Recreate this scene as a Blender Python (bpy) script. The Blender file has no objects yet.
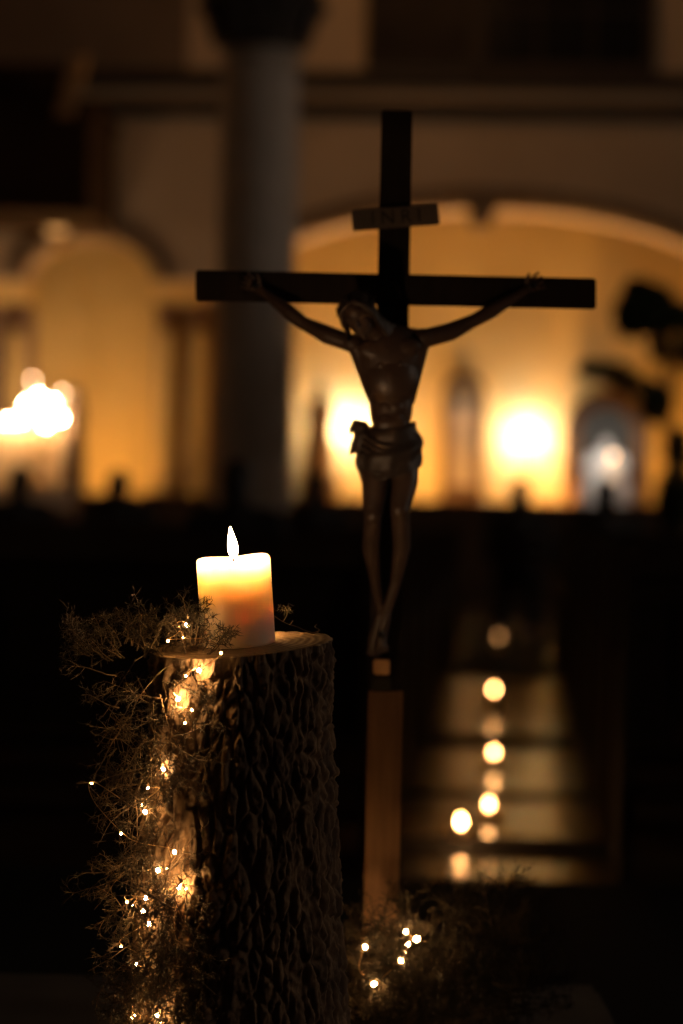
import bpy, bmesh, math, random
from mathutils import Vector, Matrix, noise, Euler
random.seed(7)
sc = bpy.context.scene
COL = sc.collection
PI = math.pi

# ------------------------------------------------------------------ camera
F = 85.0/36.0*1024.0
CAMH = 1.10
ROLL = math.radians(1.2)
PITCH = math.atan(-7.0/F)
fwd = Vector((0, math.cos(PITCH), math.sin(PITCH)))
up0 = Vector((0, -math.sin(PITCH), math.cos(PITCH)))
r0 = Vector((1, 0, 0))
right = r0*math.cos(ROLL) + up0*math.sin(ROLL)
up = up0*math.cos(ROLL) - r0*math.sin(ROLL)
CAM = Vector((0, 0, CAMH))

def P(px, py, d):
    """World point seen at pixel px, py at depth d."""
    return CAM + d*(fwd + right*((px-341.5)/F) + up*((512-py)/F))

cd = bpy.data.cameras.new('camera')
cam = bpy.data.objects.new('camera', cd); COL.objects.link(cam)
m = Matrix((right, up, -fwd)).transposed().to_4x4(); m.translation = CAM
cam.matrix_world = m
cd.sensor_fit = 'VERTICAL'; cd.sensor_height = 36; cd.sensor_width = 24; cd.lens = 85
cd.clip_start = .05; cd.clip_end = 200
cd.dof.use_dof = True; cd.dof.focus_distance = 3.13; cd.dof.aperture_fstop = 2.3
sc.camera = cam

# nave frame: turned a little to the right of the camera axis
YAW = math.radians(4.0)
EU = Vector((math.cos(YAW), -math.sin(YAW), 0)); EV = Vector((math.sin(YAW), math.cos(YAW), 0))
def N(u, v, z): return EU*u + EV*v + Vector((0, 0, z))
def pixel_on(px, py, V):
    """(u, z) where the ray through the pixel meets the nave plane v = V."""
    d = (P(px, py, 1)-CAM); t = V/d.dot(EV); p = CAM+d*t
    return p.dot(EU), p.z
def ground(px, py, z=0):
    d = (P(px, py, 1)-CAM); t = (z-CAMH)/d.z
    return CAM+d*t

# ------------------------------------------------------------------ materials
def mat(name, col, rough=.6, metal=0, noise_scale=0, col2=None, bump=0, stretch=(1,1,1), spec=.5, emit=None, estr=0,
        coat=0, coat_rough=.03, sss=0, sss_rad=None, sss_scale=.05, detail=4):
    mt = bpy.data.materials.new(name); mt.use_nodes = True
    nt = mt.node_tree; b = nt.nodes['Principled BSDF']
    b.inputs['Base Color'].default_value = (*col, 1)
    b.inputs['Roughness'].default_value = rough; b.inputs['Metallic'].default_value = metal
    b.inputs['Specular IOR Level'].default_value = spec
    if coat: b.inputs['Coat Weight'].default_value = coat; b.inputs['Coat Roughness'].default_value = coat_rough
    if emit:
        b.inputs['Emission Color'].default_value = (*emit, 1); b.inputs['Emission Strength'].default_value = estr
    if sss:
        b.inputs['Subsurface Weight'].default_value = sss
        b.inputs['Subsurface Radius'].default_value = sss_rad; b.inputs['Subsurface Scale'].default_value = sss_scale
    if noise_scale:
        tc = nt.nodes.new('ShaderNodeTexCoord'); mp = nt.nodes.new('ShaderNodeMapping')
        mp.inputs['Scale'].default_value = stretch
        nz = nt.nodes.new('ShaderNodeTexNoise'); nz.inputs['Scale'].default_value = noise_scale; nz.inputs['Detail'].default_value = detail
        nt.links.new(tc.outputs['Object'], mp.inputs['Vector']); nt.links.new(mp.outputs['Vector'], nz.inputs['Vector'])
        if col2:
            rp = nt.nodes.new('ShaderNodeValToRGB')
            rp.color_ramp.elements[0].position = .35; rp.color_ramp.elements[1].position = .65
            rp.color_ramp.elements[0].color = (*col, 1); rp.color_ramp.elements[1].color = (*col2, 1)
            nt.links.new(nz.outputs['Fac'], rp.inputs['Fac']); nt.links.new(rp.outputs['Color'], b.inputs['Base Color'])
        if bump:
            bp = nt.nodes.new('ShaderNodeBump'); bp.inputs['Strength'].default_value = bump; bp.inputs['Distance'].default_value = .01
            nt.links.new(nz.outputs['Fac'], bp.inputs['Height']); nt.links.new(bp.outputs['Normal'], b.inputs['Normal'])
    return mt

def emat(name, col, s):
    mt = bpy.data.materials.new(name); mt.use_nodes = True
    nt = mt.node_tree; nt.nodes.clear()
    o = nt.nodes.new('ShaderNodeOutputMaterial'); e = nt.nodes.new('ShaderNodeEmission')
    e.inputs['Color'].default_value = (*col, 1); e.inputs['Strength'].default_value = s
    nt.links.new(e.outputs[0], o.inputs['Surface'])
    return mt

M = {}
M['plaster'] = mat('plaster', (.62,.50,.36), .85, noise_scale=1.2, col2=(.70,.57,.42), bump=.1)
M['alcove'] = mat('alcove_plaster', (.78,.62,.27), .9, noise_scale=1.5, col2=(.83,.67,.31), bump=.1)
M['attic_shade'] = mat('attic_shade_plaster', (.20,.155,.12), .9, noise_scale=1.2, col2=(.25,.195,.15))
M['trim'] = mat('moulding_stone', (.22,.16,.11), .8, noise_scale=3, col2=(.27,.2,.14))
M['cornice'] = mat('dark_cornice', (.035,.026,.02), .7, noise_scale=3, col2=(.05,.037,.028))
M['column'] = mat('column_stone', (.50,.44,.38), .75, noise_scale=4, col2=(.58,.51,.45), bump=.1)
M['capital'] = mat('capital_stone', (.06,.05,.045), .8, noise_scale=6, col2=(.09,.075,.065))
M['darkwood'] = mat('dark_pew_wood', (.026,.015,.009), .75, noise_scale=5, col2=(.04,.023,.013), stretch=(1,8,8), spec=.12)
M['wainscot'] = mat('panelling_wood', (.05,.028,.016), .6, noise_scale=5, col2=(.07,.04,.022), stretch=(8,8,1))
M['glass'] = mat('night_glass', (.012,.012,.014), .25)
M['ceil'] = mat('vault_plaster', (.2,.16,.12), .9)
M['cross'] = mat('cross_wood', (.013,.008,.006), .7, noise_scale=14, col2=(.020,.012,.008), spec=.18, stretch=(6,6,.6), bump=.15)
M['title'] = mat('title_board', (.095,.072,.055), .6, noise_scale=20, col2=(.12,.09,.068))
M['ink'] = mat('title_letters', (.012,.01,.008), .7)
M['corpus'] = mat('carved_figure', (.055,.033,.023), .4, noise_scale=30, col2=(.078,.047,.033), spec=.45)
M['corphair'] = mat('carved_hair', (.04,.024,.016), .5, noise_scale=40, col2=(.055,.033,.022))
M['corpcloth'] = mat('carved_cloth', (.035,.024,.018), .5, noise_scale=30, col2=(.05,.034,.026))
M['iron'] = mat('nail_iron', (.03,.028,.026), .4, metal=.9)
M['wick'] = mat('burnt_wick', (.02,.012,.008), .9)
M['twig'] = mat('twig_bark', (.14,.085,.045), .8, noise_scale=60, col2=(.20,.125,.065))
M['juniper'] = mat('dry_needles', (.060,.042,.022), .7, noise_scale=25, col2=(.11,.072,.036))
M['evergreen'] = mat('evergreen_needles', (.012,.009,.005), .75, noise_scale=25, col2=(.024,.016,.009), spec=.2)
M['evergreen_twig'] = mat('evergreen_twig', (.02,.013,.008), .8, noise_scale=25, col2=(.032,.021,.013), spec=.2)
M['wire'] = mat('copper_wire', (.55,.33,.16), .3, metal=.9)
M['brass'] = mat('brass', (.55,.36,.13), .35, metal=.9)
M['white'] = mat('white_plaster', (.72,.72,.72), .6)
M['paint'] = mat('painted_statue', (.34,.25,.18), .6, noise_scale=6, col2=(.42,.32,.24))
M['palest'] = mat('pale_stone', (.42,.36,.30), .7, noise_scale=6, col2=(.48,.42,.35))
M['brownst'] = mat('brown_statue', (.12,.075,.045), .6, noise_scale=6, col2=(.17,.11,.07))
M['shrine'] = mat('shrine_wood', (.12,.068,.036), .6, noise_scale=5, col2=(.15,.085,.047))
M['blueback'] = mat('shrine_lining', (.12,.117,.112), .85)
M['rug'] = mat('rug_pile', (.022,.020,.019), .95, noise_scale=40, col2=(.03,.027,.025), bump=.3, spec=.1)
M['leaf'] = mat('leaf', (.035,.045,.018), .6, noise_scale=9, col2=(.05,.06,.025))
M['pot'] = mat('terracotta', (.18,.08,.04), .8)
M['coat'] = mat('dark_coat', (.02,.018,.018), .9, noise_scale=20, col2=(.03,.026,.026))
M['skin'] = mat('skin', (.32,.19,.13), .55)
M['hair'] = mat('dark_hair', (.012,.009,.007), .6)
M['canvas'] = mat('dark_painting', (.015,.011,.009), .8, noise_scale=1.3, col2=(.05,.036,.027), detail=2)
M['drape'] = mat('cream_drape', (.6,.42,.24), .85)
M['cloth'] = mat('altar_cloth', (.8,.76,.68), .9)
M['stone'] = mat('plinth_stone', (.06,.05,.042), .85, noise_scale=7, col2=(.09,.075,.062))

def floor_mat():
    mt = mat('polished_floor', (.16,.10,.05), .23, noise_scale=2.2, col2=(.2,.13,.07), spec=.27, coat=0)
    nt = mt.node_tree; b = nt.nodes['Principled BSDF']
    # slow undulation of the old flags so the sheen breaks up
    tc = nt.nodes.new('ShaderNodeTexCoord'); nz = nt.nodes.new('ShaderNodeTexNoise'); nz.inputs['Scale'].default_value = 1.3
    bp = nt.nodes.new('ShaderNodeBump'); bp.inputs['Strength'].default_value = .06; bp.inputs['Distance'].default_value = .02
    nt.links.new(tc.outputs['Object'], nz.inputs['Vector']); nt.links.new(nz.outputs['Fac'], bp.inputs['Height'])
    nt.links.new(bp.outputs['Normal'], b.inputs['Normal'])
    return mt
M['floor'] = floor_mat()
M['slate'] = mat('slate_band', (.02,.017,.015), .8, noise_scale=6, col2=(.03,.026,.022), spec=.15)

def wax_mat():
    mt = mat('candle_wax', (.96,.76,.52), .45, sss=1.0, sss_rad=(1.0,.66,.40), sss_scale=.085)
    mt.node_tree.nodes['Principled BSDF'].subsurface_method = 'BURLEY'
    return mt
M['wax'] = wax_mat()

def flame_mat(name, s, g=.60, b=.32):
    """Flame: whitest in the body, more amber towards its foot and tip."""
    mt = bpy.data.materials.new(name); mt.use_nodes = True
    nt = mt.node_tree; nt.nodes.clear()
    o = nt.nodes.new('ShaderNodeOutputMaterial'); e = nt.nodes.new('ShaderNodeEmission')
    tc = nt.nodes.new('ShaderNodeTexCoord'); sx = nt.nodes.new('ShaderNodeSeparateXYZ'); rp = nt.nodes.new('ShaderNodeValToRGB')
    nt.links.new(tc.outputs['Generated'], sx.inputs[0]); nt.links.new(sx.outputs['Z'], rp.inputs['Fac'])
    el = rp.color_ramp.elements
    el[0].position = 0; el[0].color = (.25,.11,.05,1); el[1].position = 1; el[1].color = (.7,.36,.10,1)
    a = el.new(.25); a.color = (1,g,b,1); a = el.new(.7); a.color = (1,g*.97,b*.94,1)
    e.inputs['Strength'].default_value = s
    nt.links.new(rp.outputs['Color'], e.inputs['Color']); nt.links.new(e.outputs[0], o.inputs['Surface'])
    return mt

def bark_mat():
    mt = mat('bark', (.10,.055,.028), .85)
    nt = mt.node_tree; b = nt.nodes['Principled BSDF']
    tc = nt.nodes.new('ShaderNodeTexCoord'); mp = nt.nodes.new('ShaderNodeMapping'); mp.inputs['Scale'].default_value = (1,1,.28)
    nz = nt.nodes.new('ShaderNodeTexNoise'); nz.inputs['Scale'].default_value = 55; nz.inputs['Detail'].default_value = 8
    rp = nt.nodes.new('ShaderNodeValToRGB')
    rp.color_ramp.elements[0].position = .3; rp.color_ramp.elements[1].position = .7
    rp.color_ramp.elements[0].color = (.07,.038,.02,1); rp.color_ramp.elements[1].color = (.31,.185,.097,1)
    bp = nt.nodes.new('ShaderNodeBump'); bp.inputs['Strength'].default_value = .7; bp.inputs['Distance'].default_value = .004
    L = nt.links
    L.new(tc.outputs['Object'], mp.inputs[0]); L.new(mp.outputs[0], nz.inputs['Vector']); L.new(nz.outputs['Fac'], rp.inputs['Fac'])
    L.new(rp.outputs['Color'], b.inputs['Base Color']); L.new(nz.outputs['Fac'], bp.inputs['Height']); L.new(bp.outputs['Normal'], b.inputs['Normal'])
    return mt
M['bark'] = bark_mat()

def endgrain_mat():
    mt = mat('end_grain', (.45,.28,.13), .7)
    nt = mt.node_tree; b = nt.nodes['Principled BSDF']; L = nt.links
    tc = nt.nodes.new('ShaderNodeTexCoord'); wv = nt.nodes.new('ShaderNodeTexWave')
    wv.wave_type = 'RINGS'; wv.rings_direction = 'Z'
    wv.inputs['Scale'].default_value = 28; wv.inputs['Distortion'].default_value = 3; wv.inputs['Detail'].default_value = 3
    rp = nt.nodes.new('ShaderNodeValToRGB')
    rp.color_ramp.elements[0].color = (.36,.20,.09,1); rp.color_ramp.elements[1].color = (.64,.42,.21,1)
    bp = nt.nodes.new('ShaderNodeBump'); bp.inputs['Strength'].default_value = .35; bp.inputs['Distance'].default_value = .002
    L.new(tc.outputs['Object'], wv.inputs['Vector']); L.new(wv.outputs['Fac'], rp.inputs['Fac']); L.new(rp.outputs['Color'], b.inputs['Base Color'])
    L.new(wv.outputs['Fac'], bp.inputs['Height']); L.new(bp.outputs['Normal'], b.inputs['Normal'])
    return mt
M['endgrain'] = endgrain_mat()

# ------------------------------------------------------------------ object helpers
def obj(name, bm, material, parent=None, smooth=True, loc=None):
    """Link a bmesh (world coordinates, or local to parent when the parent is set) as one mesh object."""
    me = bpy.data.meshes.new(name)
    bmesh.ops.recalc_face_normals(bm, faces=bm.faces[:])
    bm.to_mesh(me); bm.free()
    if smooth:
        for p in me.polygons: p.use_smooth = True
    me.materials.append(material)
    o = bpy.data.objects.new(name, me); COL.objects.link(o)
    if parent: o.parent = parent
    if loc is not None: o.location = loc
    return o
def tag(o, label=None, cat=None, group=None, kind=None):
    if label: o['label'] = label
    if cat: o['category'] = cat
    if group: o['group'] = group
    if kind: o['kind'] = kind
    return o
def thing(name, label, cat, loc=(0,0,0), rotz=0, group=None):
    o = bpy.data.objects.new(name, None); COL.objects.link(o)
    o.empty_display_size = .05
    o.location = loc; o.rotation_euler = (0,0,rotz)
    return tag(o, label, cat, group)
def struct(name, bm, material, smooth=False):
    return tag(obj(name, bm, material, smooth=smooth), kind='structure')
def dup(root, loc, rotz, label, group=None):
    r = root.copy(); COL.objects.link(r); r.location = loc; r.rotation_euler = (0,0,rotz); r['label'] = label
    if group: r['group'] = group
    for ch in list(root.children):
        c = ch.copy(); COL.objects.link(c); c.parent = r
        for g in list(ch.children):
            d = g.copy(); COL.objects.link(d); d.parent = c
    return r

def add_hex(bm, pts):
    """Box from 8 points: bottom loop of four, then top loop of four."""
    v = [bm.verts.new(p) for p in pts]
    for f in ((0,1,2,3),(7,6,5,4),(0,4,5,1),(1,5,6,2),(2,6,7,3),(3,7,4,0)):
        bm.faces.new([v[i] for i in f])
def box(bm, x0, x1, y0, y1, z0, z1, f=lambda x,y,z: Vector((x,y,z)), bev=0):
    if bev:
        b2 = bmesh.new()
        add_hex(b2, [Vector((x,y,z)) for z in (z0,z1) for x,y in ((x0,y0),(x1,y0),(x1,y1),(x0,y1))])
        bmesh.ops.bevel(b2, geom=b2.edges[:], offset=bev, segments=2, affect='EDGES')
        merge(bm, b2, f)
    else:
        add_hex(bm, [f(x,y,z) for z in (z0,z1) for x,y in ((x0,y0),(x1,y0),(x1,y1),(x0,y1))])
def merge(bm, b2, f=None):
    vm = {}
    for v in b2.verts: vm[v] = bm.verts.new(f(*v.co) if f else v.co)
    for fc in b2.faces:
        try: bm.faces.new([vm[v] for v in fc.verts])
        except ValueError: pass
    b2.free()
def frame(t):
    t = t.normalized(); a = Vector((0,0,1)) if abs(t.z) < .9 else Vector((1,0,0))
    x = t.cross(a).normalized(); return x, t.cross(x).normalized()
def tube(bm, pts, rads, n=6, caps=True):
    if not hasattr(rads, '__len__'): rads = [rads]*len(pts)
    rings = []; x = None
    for i, p in enumerate(pts):
        t = (pts[min(i+1,len(pts)-1)]-pts[max(i-1,0)])
        if t.length < 1e-9: t = Vector((0,0,1))
        t.normalize()
        if x is None: x, y = frame(t)
        else:
            x = (x - t*x.dot(t))
            x = x.normalized() if x.length > 1e-6 else frame(t)[0]
            y = t.cross(x)
        rings.append([bm.verts.new(p + (x*math.cos(2*PI*k/n)+y*math.sin(2*PI*k/n))*rads[i]) for k in range(n)])
    for a, b in zip(rings, rings[1:]):
        for k in range(n): bm.faces.new((a[k], a[(k+1)%n], b[(k+1)%n], b[k]))
    if caps:
        bm.faces.new(rings[0][::-1]); bm.faces.new(rings[-1])
def lathe(bm, prof, n=32, f=lambda p: p, closed=True):
    """Profile of (r, z) turned about local z."""
    rings = []
    for r, z in prof:
        if r < 1e-6: rings.append([bm.verts.new(f(Vector((0,0,z))))])
        else: rings.append([bm.verts.new(f(Vector((r*math.cos(2*PI*k/n), r*math.sin(2*PI*k/n), z)))) for k in range(n)])
    for a, b in zip(rings, rings[1:]):
        for k in range(n):
            k2 = (k+1)%n
            if len(a) == 1 and len(b) == 1: continue
            if len(a) == 1: bm.faces.new((a[0], b[k2], b[k]))
            elif len(b) == 1: bm.faces.new((a[k], a[k2], b[0]))
            else: bm.faces.new((a[k], a[k2], b[k2], b[k]))
    if closed:
        if len(rings[0]) > 1: bm.faces.new(rings[0][::-1])
        if len(rings[-1]) > 1: bm.faces.new(rings[-1])
def ell(bm, c, rx, ry, rz, rot=None, seg=16, rings=10):
    mt = Matrix.Translation(c) @ (rot.to_matrix().to_4x4() if rot else Matrix.Identity(4)) @ Matrix.Diagonal((rx,ry,rz,1))
    bmesh.ops.create_uvsphere(bm, u_segments=seg, v_segments=rings, radius=1, matrix=mt)
def cap(bm, a, ra, b, rb, n=14):
    """Tapered limb piece with rounded ends."""
    k = 6; d = b-a; L = d.length; t = d/L if L > 1e-9 else Vector((0,0,1)); x, y = frame(t)
    pts = []; rad = []
    for i in range(k+1):
        an = PI/2*i/k; pts.append(a - t*ra*math.cos(an)); rad.append(max(ra*math.sin(an), 1e-5))
    for i in range(k+1):
        an = PI/2*i/k; pts.append(b + t*rb*math.sin(an)); rad.append(max(rb*math.cos(an), 1e-5))
    rings = [[bm.verts.new(p+(x*math.cos(2*PI*q/n)+y*math.sin(2*PI*q/n))*r) for q in range(n)] for p, r in zip(pts, rad)]
    for A, B in zip(rings, rings[1:]):
        for q in range(n): bm.faces.new((A[q], A[(q+1)%n], B[(q+1)%n], B[q]))
    bm.faces.new(rings[0][::-1]); bm.faces.new(rings[-1])
def fuse(bm, voxel, smooth_it=3, factor=.5):
    """Fuse overlapping closed pieces into one continuous skin."""
    me = bpy.data.meshes.new('fuse'); bmesh.ops.recalc_face_normals(bm, faces=bm.faces[:]); bm.to_mesh(me); bm.free()
    o = bpy.data.objects.new('fuse', me); COL.objects.link(o)
    r = o.modifiers.new('r', 'REMESH'); r.mode = 'VOXEL'; r.voxel_size = voxel
    s = o.modifiers.new('s', 'SMOOTH'); s.iterations = smooth_it; s.factor = factor
    bpy.context.view_layer.update()
    dg = bpy.context.evaluated_depsgraph_get()
    out = bmesh.new(); e = o.evaluated_get(dg); m2 = e.to_mesh(); out.from_mesh(m2); e.to_mesh_clear()
    bpy.data.objects.remove(o); bpy.data.meshes.remove(me)
    return out
def bez(pts, n=8):
    """Catmull-Rom through points."""
    out = []
    q = [pts[0]]+list(pts)+[pts[-1]]
    for i in range(1, len(q)-2):
        a, b, c, d = q[i-1], q[i], q[i+1], q[i+2]
        for k in range(n):
            t = k/n
            out.append(.5*((2*b)+(c-a)*t+(2*a-5*b+4*c-d)*t*t+(3*b-a-3*c+d)*t**3))
    out.append(pts[-1]); return out
def rv(s=1): return Vector((random.uniform(-s,s), random.uniform(-s,s), random.uniform(-s,s)))

# ------------------------------------------------------------------ setting: nave
VW = 27.0                                     # front face of the far wall
bm = bmesh.new(); box(bm, -8, 8, -4, VW+2.2, -.12, 0, N); struct('floor', bm, M['floor'])
bm = bmesh.new(); box(bm, -8.3, 8.3, -4, VW+2.2, 9.5, 9.7, N); struct('ceiling', bm, M['ceil'])
bm = bmesh.new(); box(bm, -8.3, -8, -4, VW+2.2, 0, 9.5, N); struct('wall_left', bm, M['plaster'])
bm = bmesh.new(); box(bm, 8, 8.3, -4, VW+2.2, 0, 9.5, N); struct('wall_right', bm, M['plaster'])

W = lambda px, py: pixel_on(px, py, VW)
# openings in the far wall: an arch with two lower flanks on the left, a wide flat arch on the right
lc = W(89, 283); l0 = W(-70, 400)[0]; l1 = W(218, 400)[0]; la0 = W(26, 300)[0]; la1 = W(153, 300)[0]
lin_z = W(150, 281)[1]; la_top = W(89, 239)[1]
rc_u = W(490, 210)[0]; r_top = W(490, 210)[1]; r_half = W(750, 300)[0]-rc_u; r_spr = W(490, 308)[1]
def opening(u):
    if l0 < u < l1:
        c = (la0+la1)/2; h = (la1-la0)/2
        if abs(u-c) < h: return lin_z + (la_top-lin_z)*math.sqrt(max(0,1-((u-c)/h)**2))
        return lin_z
    if abs(u-rc_u) < r_half: return r_spr + (r_top-r_spr)*math.sqrt(max(0,1-((u-rc_u)/r_half)**2))
    return 0
us = sorted(set([-8, 8, l0, l1, la0, la1, rc_u-r_half, rc_u+r_half] + [la0+(la1-la0)*(.5-.5*math.cos(PI*i/40)) for i in range(1,40)]
                + [rc_u-r_half*math.cos(PI*i/60) for i in range(1,60)]))
bm = bmesh.new()
e = 1e-4
TH = .45
for a, b in zip(us, us[1:]):
    if b-a < 1e-6: continue
    za, zb = opening(a+e), opening(b-e)
    add_hex(bm, [N(a,VW,za), N(b,VW,zb), N(b,VW+TH,zb), N(a,VW+TH,za), N(a,VW,9.5), N(b,VW,9.5), N(b,VW+TH,9.5), N(a,VW+TH,9.5)])
struct('wall_far', bm, M['plaster'])
VB = VW+1.5                                   # rear face of the side chapels behind the openings
bm = bmesh.new(); box(bm, -8, 8, VB, VB+.2, 0, 6.5, N); struct('wall_chapel', bm, M['alcove'])
bm = bmesh.new(); box(bm, -8, 8, VW+TH, VB, 6.3, 6.5, N); struct('ceiling_chapel', bm, M['alcove'])
um = (l1+rc_u-r_half)/2
bm = bmesh.new(); box(bm, um-.04, um+.06, VW+TH, VB, 0, 6.3, N); struct('wall_divider', bm, M['alcove'])
# mouldings
bm = bmesh.new()
ring = []
for i in range(0, 61):
    t = PI*i/60; cx, cz = -math.cos(t), math.sin(t)
    ring.append((N(rc_u+r_half*cx, VW-.06, r_spr+(r_top-r_spr)*cz), N(rc_u+(r_half+.24)*cx, VW-.06, r_spr+(r_top-r_spr+.24)*cz),
                 N(rc_u+(r_half+.24)*cx, VW, r_spr+(r_top-r_spr+.24)*cz), N(rc_u+r_half*cx, VW, r_spr+(r_top-r_spr)*cz)))
for A, B in zip(ring, ring[1:]): add_hex(bm, [*A, *B])
struct('trim_1', bm, M['trim'], True)
bm = bmesh.new(); ring = []
cu = (la0+la1)/2; hh = (la1-la0)/2
for i in range(41):
    t = PI*i/40; cx, cz = -math.cos(t), math.sin(t); R_ = la_top-lin_z
    ring.append((N(cu+hh*cx, VW-.06, lin_z+R_*cz), N(cu+(hh+.2)*cx, VW-.06, lin_z+(R_+.2)*cz), N(cu+(hh+.2)*cx, VW, lin_z+(R_+.2)*cz), N(cu+hh*cx, VW, lin_z+R_*cz)))
for A, B in zip(ring, ring[1:]): add_hex(bm, [*A, *B])
struct('trim_2', bm, M['trim'], True)
c1, c2, c3, c4 = (W(341, y)[1] for y in (72, 88, 102, 117))
bm = bmesh.new(); box(bm, -8, 8, VW-.10, VW, c2, c1, N); struct('trim_3', bm, M['cornice'])
bm = bmesh.new(); box(bm, -8, 8, VW-.12, VW, c4, c3, N); struct('trim_4', bm, M['cornice'])
bm = bmesh.new(); box(bm, -8, W(188, 40)[0], VW-.02, VW-.001, c1, 9.5, N); struct('trim_6', bm, M['attic_shade'])  # dark slab: dimmer light above the cornice put into its colour
# keystone at the crown of the wide arch
k0, kz = W(481, 227); bm = bmesh.new()
add_hex(bm, [N(k0-.11,VW-.22,kz), N(k0+.11,VW-.22,kz), N(k0+.11,VW+.2,kz), N(k0-.11,VW+.2,kz),
             N(k0-.2,VW-.22,kz+.42), N(k0+.2,VW-.22,kz+.42), N(k0+.2,VW+.2,kz+.42), N(k0-.2,VW+.2,kz+.42)])
bmesh.ops.bevel(bm, geom=bm.edges[:], offset=.02, segments=2, affect='EDGES'); struct('trim_5', bm, M['trim'])
# wood panelling below the openings
zp = 1.17
bm = bmesh.new()
box(bm, -8, 8, VW-.08, VW-.001, 0, zp-.06, N); box(bm, -8, 8, VW-.14, VW+.3, zp-.06, zp, N)
u = -7.8
while u < 7.6:
    box(bm, u, u+.62, VW-.11, VW-.07, .18, zp-.2, N, .012); u += .78
struct('baseboard_far', bm, M['wainscot'])
# tall windows, black with night, above the cornice
def night_window(n, px0, px1):
    u0, u1 = W(px0, 40)[0], W(px1, 40)[0]; z0, z1 = c1+.1, 8.6
    bm = bmesh.new(); box(bm, u0, u1, VW-.03, VW-.004, z0, z1, N)
    w = struct('window_%d' % n, bm, M['glass'])
    bm = bmesh.new()
    for a, b, c, d in ((u0-.1,u0,z0-.1,z1+.1),(u1,u1+.1,z0-.1,z1+.1),(u0,u1,z0-.1,z0),(u0,u1,z1,z1+.1)):
        box(bm, a, b, VW-.1, VW, c, d, N)
    obj('window_frame', bm, M['cornice'], w, smooth=False)
    bm = bmesh.new(); k = 3
    for i in range(1, k): box(bm, u0+(u1-u0)*i/k-.02, u0+(u1-u0)*i/k+.02, VW-.06, VW-.02, z0, z1, N)
    z = z0+.6
    while z < z1-.2: box(bm, u0, u1, VW-.055, VW-.02, z-.015, z+.015, N); z += .6
    obj('glazing_bars', bm, M['cornice'], w, smooth=False)
night_window(1, 486, 646)

# big column in front of the wall
VC = 20.5
def column():
    ub = pixel_on(252.5, 470, VC)[0]; r0_, r1_ = .345, .33
    t = thing('stone_column', 'tall round grey stone column rising behind the left arm of the crucifix', 'column', N(ub, VC, 0))
    bm = bmesh.new()
    zt = pixel_on(264, 52, VC)[1]
    lathe(bm, [(r0_+(r1_-r0_)*(i/20)**1.2, .42+(zt-.42)*i/20) for i in range(21)], 48); obj('shaft', bm, M['column'], t)
    bm = bmesh.new(); lathe(bm, [(.48,0),(.48,.2),(.42,.22),(.45,.27),(.45,.32),(.38,.36),(.355,.42)], 48); obj('base', bm, M['column'], t)
    bm = bmesh.new(); lathe(bm, [(r1_,zt),(r1_+.05,zt+.03),(r1_+.03,zt+.07),(r1_+.05,zt+.2),(r1_+.16,zt+.42),(r1_+.19,zt+.5)], 48)
    for k in range(16):                                    # acanthus leaves round the bell
        a = 2*PI*k/16; d = Vector((math.cos(a), math.sin(a), 0))
        cap(bm, d*(r1_+.05)+Vector((0,0,zt+.1)), .05, d*(r1_+.16)+Vector((0,0,zt+.36)), .035, 8)
        ell(bm, d*(r1_+.20)+Vector((0,0,zt+.37)), .04,.04,.05, None, 8, 6)
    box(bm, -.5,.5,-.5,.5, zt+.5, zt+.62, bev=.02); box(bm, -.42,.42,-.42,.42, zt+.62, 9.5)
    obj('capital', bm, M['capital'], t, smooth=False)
column()

# ------------------------------------------------------------------ far furniture and statues
def robed_statue(name, label, base, h, facing, matl, wide=1.0, plinth=None):
    """Standing robed figure with folded hands, h metres tall."""
    t = thing(name, label, 'statue', base, facing)
    s = h/1.7; bm = bmesh.new(); V = lambda x,y,z: Vector((x*wide*s, y*s, z*s))
    n = 28; rings = []
    for i in range(15):
        f = i/14; z = 1.32*f; r = .30-.16*f**.8+.05*math.sin(f*PI)**2; rings.append([bm.verts.new(V(r*(1+.08*math.sin(7*a+2*f)*(1-f))*math.cos(a)*1.12, r*(1+.08*math.sin(7*a+2*f)*(1-f))*math.sin(a)*.85, z)) for a in [2*PI*k/n for k in range(n)]])
    for A, B in zip(rings, rings[1:]):
        for k in range(n): bm.faces.new((A[k],A[(k+1)%n],B[(k+1)%n],B[k]))
    bm.faces.new(rings[0][::-1]); bm.faces.new(rings[-1])
    ell(bm, V(0,0,1.28), .20*s*wide, .13*s, .14*s)
    cap(bm, V(0,0,1.36), .055*s, V(0,-.01,1.46), .05*s)
    ell(bm, V(0,-.01,1.56), .085*s, .10*s, .125*s)
    ell(bm, V(0,.03,1.54), .115*s, .11*s, .15*s)              # veil
    cap(bm, V(0,.06,1.5), .11*s, V(0,.07,1.2), .15*s)
    ell(bm, V(0,-.115,1.55), .014*s, .02*s, .025*s)           # nose
    for sx in (-1,1):
        cap(bm, V(sx*.19,0,1.32), .065*s, V(sx*.23,-.05,1.06), .06*s); cap(bm, V(sx*.23,-.05,1.06), .06*s, V(sx*.03,-.2,1.16), .045*s)
        cap(bm, V(sx*.025,-.2,1.16), .03*s, V(sx*.015,-.215,1.30), .018*s)
    obj('robed_figure', fuse(bm, .02*s, 2), matl, t)
    if plinth:
        bm = bmesh.new(); w = .32*s
        box(bm, -w, w, -w, w, -plinth, -.06, bev=.02); box(bm, -w-.05, w+.05, -w-.05, w+.05, -.06, 0, bev=.015); box(bm, -w-.05, w+.05, -w-.05, w+.05, -plinth, -plinth+.1, bev=.015)
        obj('plinth', bm, M['shrine'], t, smooth=False)
    return t

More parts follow.
